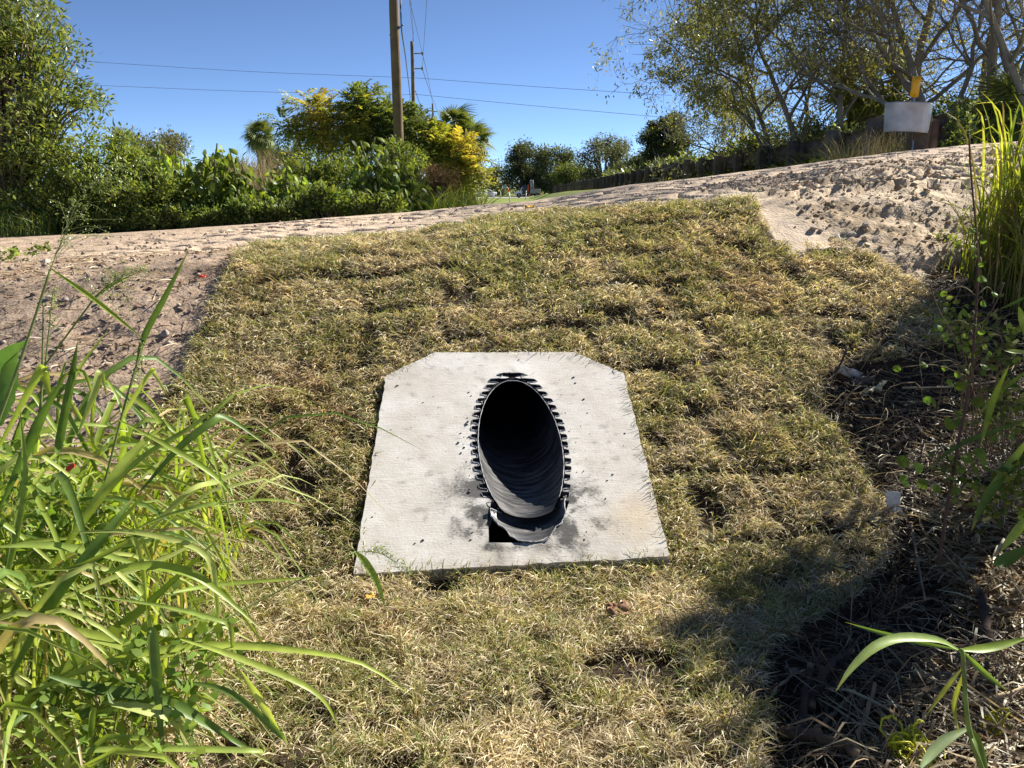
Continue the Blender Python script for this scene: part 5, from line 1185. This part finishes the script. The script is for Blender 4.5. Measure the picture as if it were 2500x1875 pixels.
# ------------------------------------------------------------------ tall green grass, every blade a part
def blade_part(T, pts, w, colr, n=14, normal=None, fold=.22, seed=0, wprof=None):
    g = np.random.default_rng(seed); P = spline(pts, n); s = np.linspace(0, 1, n)
    wp = (np.minimum(1, .22+2.4*s)*np.clip((1-s)*2.4, .02, 1)**.8) if wprof is None else wprof(s)
    if normal is None:
        d = unit(P[-1]-P[0]); v = unit(-P.mean(0)); normal = unit(v*.55+R_([g.normal(0, .35), -.2, .75]))
    c = R_(colr)*(1+.10*np.sin(s*5+seed))[:, None]; c[-2:] = c[-2:]*.5+R_([.36, .30, .08])*.5
    mb = MB(); mb.strip(P, w*wp, normal, c, fold); return put('blade', mb, M_BLADE, T, True)
GR1 = [(.25, .325, .05), (.34, .41, .075), (.12, .19, .04), (.42, .47, .14), (.27, .35, .075)]
LEFT = thing('tall_grass_clump', (-1.15, 2.2, gz(-1.15, 2.2)), 'big clump of bright green broad-bladed grass filling the lower left corner', 'grass clump')
H_ = [  # traced blades: pixel path, depths at root and tip, width in metres
 ([(-20, 1800), (150, 1640), (330, 1500), (550, 1300)], 1.95, 2.25, .034), ([(0, 1735), (190, 1640), (400, 1585), (590, 1577), (860, 1611), (1015, 1705)], 1.95, 2.25, .022),
 ([(342, 1200), (440, 1090), (520, 1030), (560, 1022), (672, 1102)], 2.4, 2.6, .026), ([(330, 1330), (463, 1200), (545, 1170), (700, 1100)], 2.3, 2.55, .026),
 ([(316, 1299), (407, 1258), (522, 1228), (532, 1234), (547, 1299), (574, 1466)], 2.15, 2.25, .016), ([(389, 1453), (542, 1426), (795, 1408)], 2.15, 2.4, .014),
 ([(100, 1530), (226, 1552), (362, 1602), (407, 1688)], 2.0, 2.1, .03), ([(120, 1650), (226, 1679), (407, 1715), (511, 1769), (669, 1869)], 1.95, 2.1, .032),
 ([(250, 1715), (362, 1733), (429, 1760), (506, 1885)], 1.95, 2.05, .03), ([(0, 1855), (271, 1828), (610, 1832), (645, 1840)], 1.85, 2.1, .016),
 ([(250, 1400), (340, 1380), (452, 1394), (529, 1440), (655, 1552)], 2.1, 2.2, .028), ([(440, 1560), (583, 1606), (768, 1688), (836, 1790)], 2.05, 2.15, .018),
 ([(360, 1545), (372, 1549), (385, 1700), (402, 1880)], 2.0, 2.0, .025), ([(180, 1300), (330, 1299), (497, 1349), (529, 1466), (534, 1580)], 2.15, 2.2, .018),
 ([(-20, 1335), (118, 1331), (253, 1353), (407, 1403)], 2.1, 2.25, .024), ([(30, 1620), (90, 1543), (217, 1358), (407, 1150)], 2.05, 2.35, .036),
 ([(-10, 1105), (94, 911), (104, 906), (112, 930), (127, 990)], 2.45, 2.55, .034), ([(140, 1110), (145, 1077), (174, 925), (190, 831)], 2.5, 2.6, .026),
 ([(280, 1060), (300, 1016), (368, 908), (376, 912), (412, 969)], 2.45, 2.5, .018), ([(200, 1280), (330, 1130), (470, 1040), (568, 962)], 2.4, 2.6, .018),
 ([(290, 1025), (430, 1100), (528, 1164), (580, 1230)], 2.35, 2.45, .018), ([(100, 1420), (253, 1200), (330, 1100), (400, 1040)], 2.2, 2.4, .03),
 ([(0, 1240), (60, 1110), (105, 1010), (170, 900)], 2.35, 2.45, .034), ([(190, 1060), (230, 960), (245, 905), (262, 970)], 2.5, 2.6, .022), ([(0, 1480), (40, 1300), (60, 1150), (48, 1000)], 2.2, 2.4, .022),
 ([(140, 950), (152, 920), (205, 910), (235, 1010)], 2.55, 2.6, .014), ([(150, 1000), (190, 905), (268, 800)], 2.6, 2.75, .012), ([(0, 1700), (120, 1480), (260, 1300), (330, 1210)], 2.0, 2.25, .03),
 ([(60, 1500), (250, 1420), (430, 1350), (520, 1290)], 2.1, 2.3, .02), ([(200, 1450), (400, 1480), (520, 1510), (562, 1530), (570, 1600), (592, 1680)], 2.05, 2.15, .014),
 ([(210, 1740), (225, 1732), (222, 1800), (220, 1880)], 1.95, 1.95, .014), ([(60, 1390), (180, 1385), (300, 1330), (330, 1320), (352, 1400), (358, 1500)], 2.1, 2.15, .016),
 ([(420, 1660), (560, 1690), (680, 1790), (700, 1820)], 2.05, 2.1, .016), ([(590, 1640), (640, 1720), (690, 1800)], 2.05, 2.1, .02), ([(430, 1245), (600, 1222), (690, 1222), (760, 1240)], 2.3, 2.4, .009)]
for k, (pp, t0, t1, w) in enumerate(H_):
    n = len(pp); pts = [pt(px, py, t0+(t1-t0)*i/(n-1)) for i, (px, py) in enumerate(pp)]
    blade_part(LEFT, pts, w, GR1[k % 5], 18, seed=600+k)
g = np.random.default_rng(71)
for k in range(245):                            # the body of the clump
    r0 = R_([g.uniform(-2.2, -1.0), g.uniform(1.65, 3.2), 0]); r0[0] -= .12*(r0[1]-1.7)
    if r0[0] > -.86-.25*(r0[1]-1.8): r0[0] -= .25
    r0[2] = gz(r0[0], r0[1])
    h = g.uniform(.40, 1.0)*(1 if r0[0] < -1.15 else .62); d = unit(R_([g.normal(.7, .5), g.normal(-.05, .5), 0])); ln = h*g.uniform(.35, 1.1)
    p1 = r0+d*ln*.3+R_([0, 0, h*.75]); p2 = r0+d*ln*.8+R_([0, 0, h*g.uniform(.72, 1.)]); p3 = r0+d*ln*1.35+R_([0, 0, h*g.uniform(.25, .8)])
    dry = g.random() < .10
    if 1250+FPX*p3[0]/(p3[1]*cp-p3[2]*sp) > 640: continue
    blade_part(LEFT, [r0, p1, p2, p3], g.uniform(.011, .028), (.42, .33, .16) if dry else GR1[int(g.integers(5))], 11, seed=700+k)
mb = MB()
for k in range(480):                            # smaller blades crowded at the foot
    r0 = R_([g.uniform(-2.3, -.98), g.uniform(1.6, 3.3), 0]); r0[0] -= .12*(r0[1]-1.7); r0[2] = gz(r0[0], r0[1]); h = g.uniform(.15, .55)*(1.35 if r0[0] < -1.25 else 1)
    if r0[0] > -.80-.22*(r0[1]-1.8): r0[0] -= .3
    d = unit(R_([g.normal(.35, .7), g.normal(-.1, .7), 0])); ln = h*g.uniform(.4, 1.2); n = 7; s = np.linspace(0, 1, n)
    c = R_((.44, .35, .18) if g.random() < .2 else GR1[int(g.integers(5))])
    mb.strip(spline([r0, r0+d*ln*.3+R_([0, 0, h*.75]), r0+d*ln*.8+R_([0, 0, h*.9]), r0+d*ln*1.3+R_([0, 0, h*g.uniform(.2, .8)])], n), g.uniform(.007, .017)*np.clip((1-s)*2.2, .03, 1), unit(R_([g.normal(0, .5), -.5, .8])), c, .2)
tag(put('foot_blades', mb, M_BLADE, LEFT), kind='stuff')
def seed_head(T, path, spread, n, seed, hang=.5):
    g = np.random.default_rng(seed); mb = MB(); P = spline(path, 30); mb.tube(P, np.linspace(.0016, .0007, 30), 4, (.2, .26, .1), False)
    for k in range(n):
        i = int(4+25*(k/n)); a = P[i]; f = 1-.6*k/n; d = unit(R_([g.normal(.55, .5), g.normal(0, .5), g.normal(.45, .35)])); l = spread*f*g.uniform(.5, 1.)
        b = a+d*l*.55; e = a+d*l+R_([0, 0, -hang*l*g.random()]); br = spline([a, b, e], 6); mb.tube(br, .0006, 3, (.22, .27, .1), False)
        q = br[g.integers(1, 6, 9)]+g.normal(0, .004, (9, 3)); leaves(mb, q, g.normal(0, .5, (9, 3))+R_([0, 0, -.6]), g.normal(0, 1, (9, 3)), .006, .0032, R_([[.34, .38, .17]])*g.uniform(.7, 1.2, (9, 1)), 'diamond', 0)
    return put('seed_head', mb, M_BLADE, T)
def stalk(T, pp, t0, t1, r, seed):
    n = len(pp); P = spline([pt(px, py, t0+(t1-t0)*i/(n-1)) for i, (px, py) in enumerate(pp)], 20); mb = MB(); mb.tube(P, np.linspace(r, r*.6, 20), 6, (.20, .25, .08)); return put('stalk', mb, M_BLADE, T, True)
stalk(LEFT, [(-40, 1120), (0, 1016), (60, 850), (123, 658)], 2.35, 2.4, .0055, 1)
blade_part(LEFT, [pt(124, 656, 2.4), pt(235, 734, 2.38), pt(354, 831, 2.36)], .014, GR1[0], 16, seed=31)
seed_head(LEFT, [pt(123, 658, 2.4), pt(150, 590, 2.42), pt(209, 467, 2.45), pt(330, 396, 2.5)], .19, 60, 1)
stalk(LEFT, [(70, 960), (101, 904), (224, 737), (240, 720)], 2.5, 2.55, .004, 2)
seed_head(LEFT, [pt(224, 737, 2.55), pt(250, 708, 2.55), pt(300, 675, 2.55), pt(352, 656, 2.56)], .13, 46, 2, 1.0)
blade_part(LEFT, [pt(224, 737, 2.55), pt(262, 702, 2.55), pt(350, 658, 2.56)], .010, GR1[2], 12, seed=32)
stalk(LEFT, [(235, 1260), (250, 1200), (300, 1005), (333, 890), (350, 830)], 2.4, 2.5, .004, 3)
blade_part(LEFT, [pt(333, 890, 2.48), pt(354, 817, 2.5), pt(405, 720, 2.52), pt(462, 608, 2.55)], .020, GR1[2], 16, seed=33)
seed_head(LEFT, [pt(318, 950, 2.48), pt(335, 890, 2.49), pt(350, 830, 2.5)], .04, 26, 3)
stalk(LEFT, [(100, 1000), (104, 860), (106, 740)], 2.6, 2.65, .004, 4)
stalk(LEFT, [(95, 1010), (115, 850), (128, 720)], 2.6, 2.65, .003, 5)
seed_head(LEFT, [pt(118, 830, 2.65), pt(126, 750, 2.65), pt(132, 700, 2.65)], .05, 26, 4)
stalk(LEFT, [(500, 1550), (551, 1512), (678, 1444), (868, 1347)], 2.1, 2.4, .003, 6)
seed_head(LEFT, [pt(868, 1347, 2.4), pt(930, 1352, 2.4), pt(1000, 1400, 2.38)], .06, 40, 5, 1.0)
blade_part(LEFT, [pt(866, 1345, 2.4), pt(890, 1370, 2.38), pt(920, 1420, 2.36), pt(940, 1484, 2.34)], .022, (.30, .40, .08), 14, seed=34)
# low broad leaves between the blades
bush('clump_weeds', (-.9, 2.1, gz(-.9, 2.1)), [vol(380, 1600, 180, 120, 2.15, .15), vol(250, 1760, 230, 110, 2.0, .15), vol(150, 1300, 150, 150, 2.5, .2), vol(480, 1590, 80, 60, 2.15, .08), vol(40, 1150, 100, 120, 2.7, .15)],
     'small round-leaved weeds under the bright grass clump', 'weeds', PAL_LIME, 60, 16, .035, .024, .07, 88, stem_r=.0025, stem_col=(.14, .16, .05))
# one large veined leaf at the left edge
BW = thing('broad_leaf_plant', R_([*hit(10, 1100)[:2], hit(10, 1100)[2]]), 'broad scalloped leaf standing at the left edge behind the grass clump', 'plant')
for k, (pp, w) in enumerate((([(-60, 960), (-10, 890), (30, 855), (72, 830)], .05), ([(0, 1040), (15, 960), (25, 900), (45, 860)], .06))):
    mb = MB(); P = spline([pt(a, b, 2.7) for a, b in pp], 12); s = np.linspace(0, 1, 12); mb.strip(P, w*np.sin(np.pi*np.clip(s, .03, .97)**.8)*(1+.12*np.sin(s*30)), unit(R_([.5, -1, .5])), (.11, .2, .05), .12); put('leaf', mb, M_BLADE, BW, True)

def clump(name, label, base_pts, n, h, w, seed, lean=(0, 0), pal=GR1, spread=.5):
    g = np.random.default_rng(seed); c = np.mean(R_(base_pts), 0); T = thing(name, c, label, 'grass clump')
    for k in range(n):
        a, b = R_(base_pts[int(g.integers(len(base_pts)))]), R_(base_pts[int(g.integers(len(base_pts)))]); f = g.random(); r0 = a*f+b*(1-f)+R_([g.normal(0, .09), g.normal(0, .09), 0]); r0[2] = gz(r0[0], r0[1])
        hh = h*g.uniform(.45, 1.05); d = R_([g.normal(lean[0], spread), g.normal(lean[1], spread), 0])*hh*.35
        blade_part(T, [r0, r0+d*.25+R_([0, 0, hh*.55]), r0+d*.8+R_([0, 0, hh*.9]), r0+d*1.5+R_([0, 0, hh*g.uniform(.85, 1.05)])], w*g.uniform(.6, 1.3), pal[int(g.integers(len(pal)))], 9, normal=unit(R_([g.normal(0, .7), -1, .3])), seed=seed*100+k)
    return T
GR2 = [(.26, .30, .05), (.34, .36, .06), (.18, .23, .045), (.42, .40, .09), (.12, .16, .035), (.30, .22, .10)]
clump('tall_grass_clump', 'upright yellow-green backlit grass at the right edge beside the churned bank', [hit(2425, 690), hit(2470, 650), hit(2520, 720), hit(2600, 680), hit(2560, 760)], 285, 1.12, .015, 3, (-.1, -.1), GR2, .30)
fb = MB(); g = np.random.default_rng(44); RC = [o for o in bpy.data.objects if o.get('label', '').startswith('upright yellow-green')][0]
for k in range(900):
    q = [hit(2405, 700), hit(2470, 650), hit(2520, 720), hit(2620, 680), hit(2560, 780)]; a, b = q[int(g.integers(5))], q[int(g.integers(5))]; f = g.random(); r0 = a*f+b*(1-f)+R_([g.normal(0, .1), g.normal(0, .1), 0]); r0[2] = gz(r0[0], r0[1]); h = g.uniform(.2, .85)
    d = R_([g.normal(-.1, .5), g.normal(-.15, .5), 0])*h*.6; s_ = np.linspace(0, 1, 6)
    fb.strip(spline([r0, r0+d*.3+R_([0, 0, h*.6]), r0+d+R_([0, 0, h*g.uniform(.7, 1)])], 6), g.uniform(.005, .011)*np.clip((1-s_)*2, .05, 1), unit(R_([g.normal(0, .7), -1, .3])), R_(GR2[int(g.integers(6))])*g.uniform(.5, 1.0), .2)
tag(put('foot_blades', fb, M_BLADE, RC), kind='stuff')
clump('tall_grass_clump', 'grass rising just outside the lower right edge', [R_([2.35, 2.95, 0]), R_([2.8, 2.6, 0]), R_([2.7, 3.1, 0])], 24, .5, .014, 5, (.15, -.1), GR2+GR1, .40)
bush('roadside_shrub', (3.8, 4.6, gz(3.8, 4.6)), [(R_([3.75, 4.62, .85]), R_([.45, .5, .32]))],
     'leafy shrub standing just outside the right edge', 'shrub', PAL_OLIVE, 55, 60, .08, .035, .18, 990)
# blades hanging into view at the right
RB = thing('drooping_grass', (2.2, 2.6, gz(2.2, 2.6)), 'long drooping green blades reaching in from the right over the debris', 'grass')
for k, (pp, t0, t1, w, c) in enumerate((
 ([(2520, 1020), (2398, 1063), (2327, 1095), (2257, 1154)], 3.0, 2.9, .020, 2), ([(2395, 1085), (2425, 977), (2464, 891)], 2.9, 3.0, .022, 0), ([(2520, 895), (2440, 960), (2378, 1024)], 3.1, 3.0, .018, 0),
 ([(2520, 860), (2480, 858), (2452, 856)], 3.0, 3.0, .02, 3), ([(2510, 720), (2480, 738), (2440, 755)], 3.2, 3.2, .014, 2), ([(2488, 750), (2500, 790), (2505, 830)], 3.1, 3.1, .03, 0),
 ([(2520, 1110), (2450, 1160), (2400, 1230), (2370, 1300)], 2.8, 2.7, .03, 2), ([(2520, 1060), (2460, 1140), (2420, 1180)], 2.8, 2.75, .026, 1), ([(2520, 1330), (2450, 1370), (2425, 1380)], 2.6, 2.55, .04, 2),
 ([(2520, 1250), (2480, 1300), (2440, 1350)], 2.6, 2.6, .028, 4))):
    n = len(pp); blade_part(RB, [pt(px, py, t0+(t1-t0)*i/(n-1)) for i, (px, py) in enumerate(pp)], w, GR1[c], 12, seed=900+k)
RS = thing('green_grass_stalk', R_([*hit(2399, 1890)[:2], hit(2399, 1890)[2]]), 'single green grass plant with broad drooping blades in the lower right corner', 'grass')
stalk(RS, [(2405, 1900), (2364, 1770), (2351, 1604), (2342, 1587)], 2.02, 2.05, .007, 7)
for k, (pp, t1, w, c) in enumerate((([(2342, 1587), (2290, 1561), (2202, 1556), (2137, 1578), (2080, 1630), (2041, 1687)], 1.9, .026, (.30, .40, .13)), ([(2342, 1587), (2420, 1580), (2520, 1553)], 2.1, .024, (.27, .37, .06)),
  ([(2342, 1587), (2250, 1570), (2150, 1545), (2063, 1519)], 2.3, .014, (.17, .26, .07)), ([(2369, 1775), (2310, 1805), (2268, 1849), (2240, 1890)], 1.95, .026, (.28, .36, .17)), ([(2350, 1630), (2310, 1680), (2259, 1749)], 2.0, .012, (.45, .45, .08)),
  ([(2350, 1590), (2400, 1640), (2462, 1690)], 2.0, .016, (.20, .29, .06)), ([(2369, 1775), (2390, 1820), (2412, 1890)], 1.95, .02, (.22, .31, .07)), ([(2352, 1640), (2330, 1720), (2340, 1790)], 2.0, .012, (.40, .42, .08)))):
    n = len(pp); blade_part(RS, [pt(px, py, 2.05+(t1-2.05)*i/(n-1)) for i, (px, py) in enumerate(pp)], w, c, 16, seed=950+k)

# ------------------------------------------------------------------ vine with round leaves
def round_leaf(name, seed):
    g = np.random.default_rng(seed); mb = MB(); n = 14; th = np.linspace(0, 2*np.pi, n, endpoint=False); r = 1-.22*np.exp(-((th-np.pi)/.35)**2)+.12*np.exp(-((np.minimum(th, 2*np.pi-th))/.35)**2)+g.normal(0, .015, n)
    V = np.stack([r*np.cos(th), r*np.sin(th)*.92, -.16*(r*np.sin(th))**2+.05*np.cos(th*2)], 1); V = np.concatenate([V, V*.5+R_([0, 0, .03]), [[-.1, 0, .03]]])
    mb.add(V, [[2*n, n+k, n+(k+1) % n] for k in range(n)], [[k, (k+1) % n, n+(k+1) % n, n+k] for k in range(n)]); m_ = mb.mesh(name, smooth=True); m_.materials.append(M_VINE); return m_
RLF = [round_leaf('leaf', 1), round_leaf('leaf', 2)]
VN = thing('climbing_vine', R_([*hit(2295, 1330)[:2], hit(2295, 1330)[2]]), 'young vine with round green leaves climbing in front of the right-hand grass', 'vine')
def vstem(pp, t, r):
    mb = MB(); P = spline([pt(a, b, t) for a, b in pp], 16); mb.tube(P, np.linspace(r, r*.5, 16), 5, (.09, .055, .045)); put('stem', mb, M_BARK, VN)
vstem([(2290, 1380), (2330, 1130), (2368, 930), (2385, 720), (2386, 600), (2370, 420), (2366, 330)], 2.95, .006)
vstem([(2450, 690), (2435, 730), (2400, 800)], 3.0, .004); vstem([(2270, 690), (2285, 740), (2310, 790), (2350, 850)], 3.0, .0025); vstem([(2255, 1080), (2240, 1150), (2230, 1180)], 2.8, .0025)
crop6 = [(1780, 335, 30), (1520, 640, 26), (1550, 700, 26), (1775, 245, 18), (1860, 430, 22), (1790, 490, 24), (1680, 690, 20), (1775, 665, 22), (1580, 980, 26), (1645, 1000, 36), (1850, 885, 26), (1290, 1470, 44), (1382, 1510, 40), (1300, 1590, 42), (1412, 1610, 36),
  (1690, 1455, 38), (1760, 1100, 38), (1580, 1235, 46), (1640, 1235, 40), (1790, 880, 24), (1720, 810, 18), (1540, 425, 22), (1785, 100, 18), (1690, 980, 20), (1770, 1420, 40), (1650, 1520, 26), (1480, 1110, 34), (1440, 1090, 28), (1730, 140, 24), (1730, 190, 20), (1720, 30, 26), (1620, 1650, 30), (1500, 1640, 30),
  (1800, 760, 18), (1830, 800, 18), (1700, 560, 16), (1740, 620, 18), (1930, 700, 22), (1250, 890, 26), (1420, 870, 26), (1550, 890, 22), (1630, 930, 24), (1690, 910, 22)]
g = np.random.default_rng(33)
for k, (cx_, cy_, r) in enumerate(crop6):
    px, py = 1700+.392*cx_, 550+.392*cy_; t = 2.95+g.uniform(-.12, .12) if cy_ < 1400 else 2.75; p = pt(px, py, t); s = r*.392/FPX*t
    o = bpy.data.objects.new('leaf', RLF[k % 2]); link(o, VN); o.location = tuple(p-R_(VN.location)); o.scale = (s, s, s)
    nrm = mathutils.Vector((g.normal(.1, .4), -.75+g.normal(0, .3), .65)).normalized(); q = mathutils.Vector((0, 0, 1)).rotation_difference(nrm); o.rotation_euler = (q @ mathutils.Quaternion((0, 0, 1), g.uniform(0, 6.28))).to_euler()
pm = MB(); main = spline([pt(a, b, 2.95) for a, b in ((2290, 1380), (2330, 1130), (2368, 930), (2385, 720), (2386, 600))], 60)
for o in [c for c in VN.children if c.name.startswith('leaf')]:
    p = R_(VN.location)+R_(o.location); d = np.linalg.norm(main-p, axis=1)+1.2*np.clip(main[:, 2]-p[2], 0, 9); a = main[int(np.argmin(d))]
    pm.tube(spline([a, (a+p)/2+R_([0, 0, .03]), p], 7), np.linspace(.0028, .0012, 7), 4, (.12, .10, .05))
tag(put('petioles', pm, M_BARK, VN), kind='stuff')
bush('undergrowth_weeds', R_([*hit(2440, 1050)[:2], hit(2440, 1050)[2]]), [vol(2440, 860, 70, 70, 3.3, .2), vol(2470, 1010, 60, 80, 3.1, .2), vol(2350, 800, 60, 50, 3.5, .2), vol(2400, 1180, 70, 50, 2.9, .15), vol(2490, 1200, 50, 70, 2.75, .15)],
     'low tangled green weeds under the drooping blades at the right edge', 'weeds', PAL_DARK+PAL_LIME, 60, 14, .035, .022, .10, 995, stem_r=.0025, stem_col=(.16, .12, .07))
tw = MB(); g = np.random.default_rng(55); dp = in_deb(g, 900)[:420]
for q in dp:
    z = float(ground_z(q[0], q[1])); a = R_([q[0], q[1], z]); d = unit(R_([g.normal(-.2, .8), g.normal(-.1, .8), 0])); l = g.uniform(.15, .55); h = g.uniform(.04, .26)
    tw.tube(spline([a, a+d*l*.4+R_([0, 0, h]), a+d*l*.8+R_([g.normal(0, .04), g.normal(0, .04), h*.9]), a+d*l+R_([g.normal(0, .08), g.normal(0, .08), h*g.uniform(.1, .8)])], 9), np.linspace(.0024, .0012, 9), 4, R_([(.20, .14, .085), (.12, .085, .055), (.33, .25, .15), (.07, .05, .035)][int(g.integers(4))]))
tag(put('arching_stems', tw, M_BARK), 'thin brown stems arching over the dark debris at the right', 'debris', kind='stuff')
# small green sprouts on the bare dirt
for k, (px, py, s, lab) in enumerate(((2300, 595, .05, 'tiny green sprout on the churned bank near the vine'), (2325, 620, .05, 'second tiny sprout nearest the vine'), (45, 640, .09, 'small green weeds on the bare earth at the far left'), (100, 620, .08, 'small weeds beside the flat pale stone'))):
    b = on_ground(px, py); bush('green_sprout', b, [(b+R_([0, 0, s*.5]), R_([s*1.6, s*1.2, s*.6]))], lab, 'weeds', PAL_LIME+PAL_OLIVE, 9, 9, s*.5, s*.3, s*.5, 970+k, stem_r=.002)
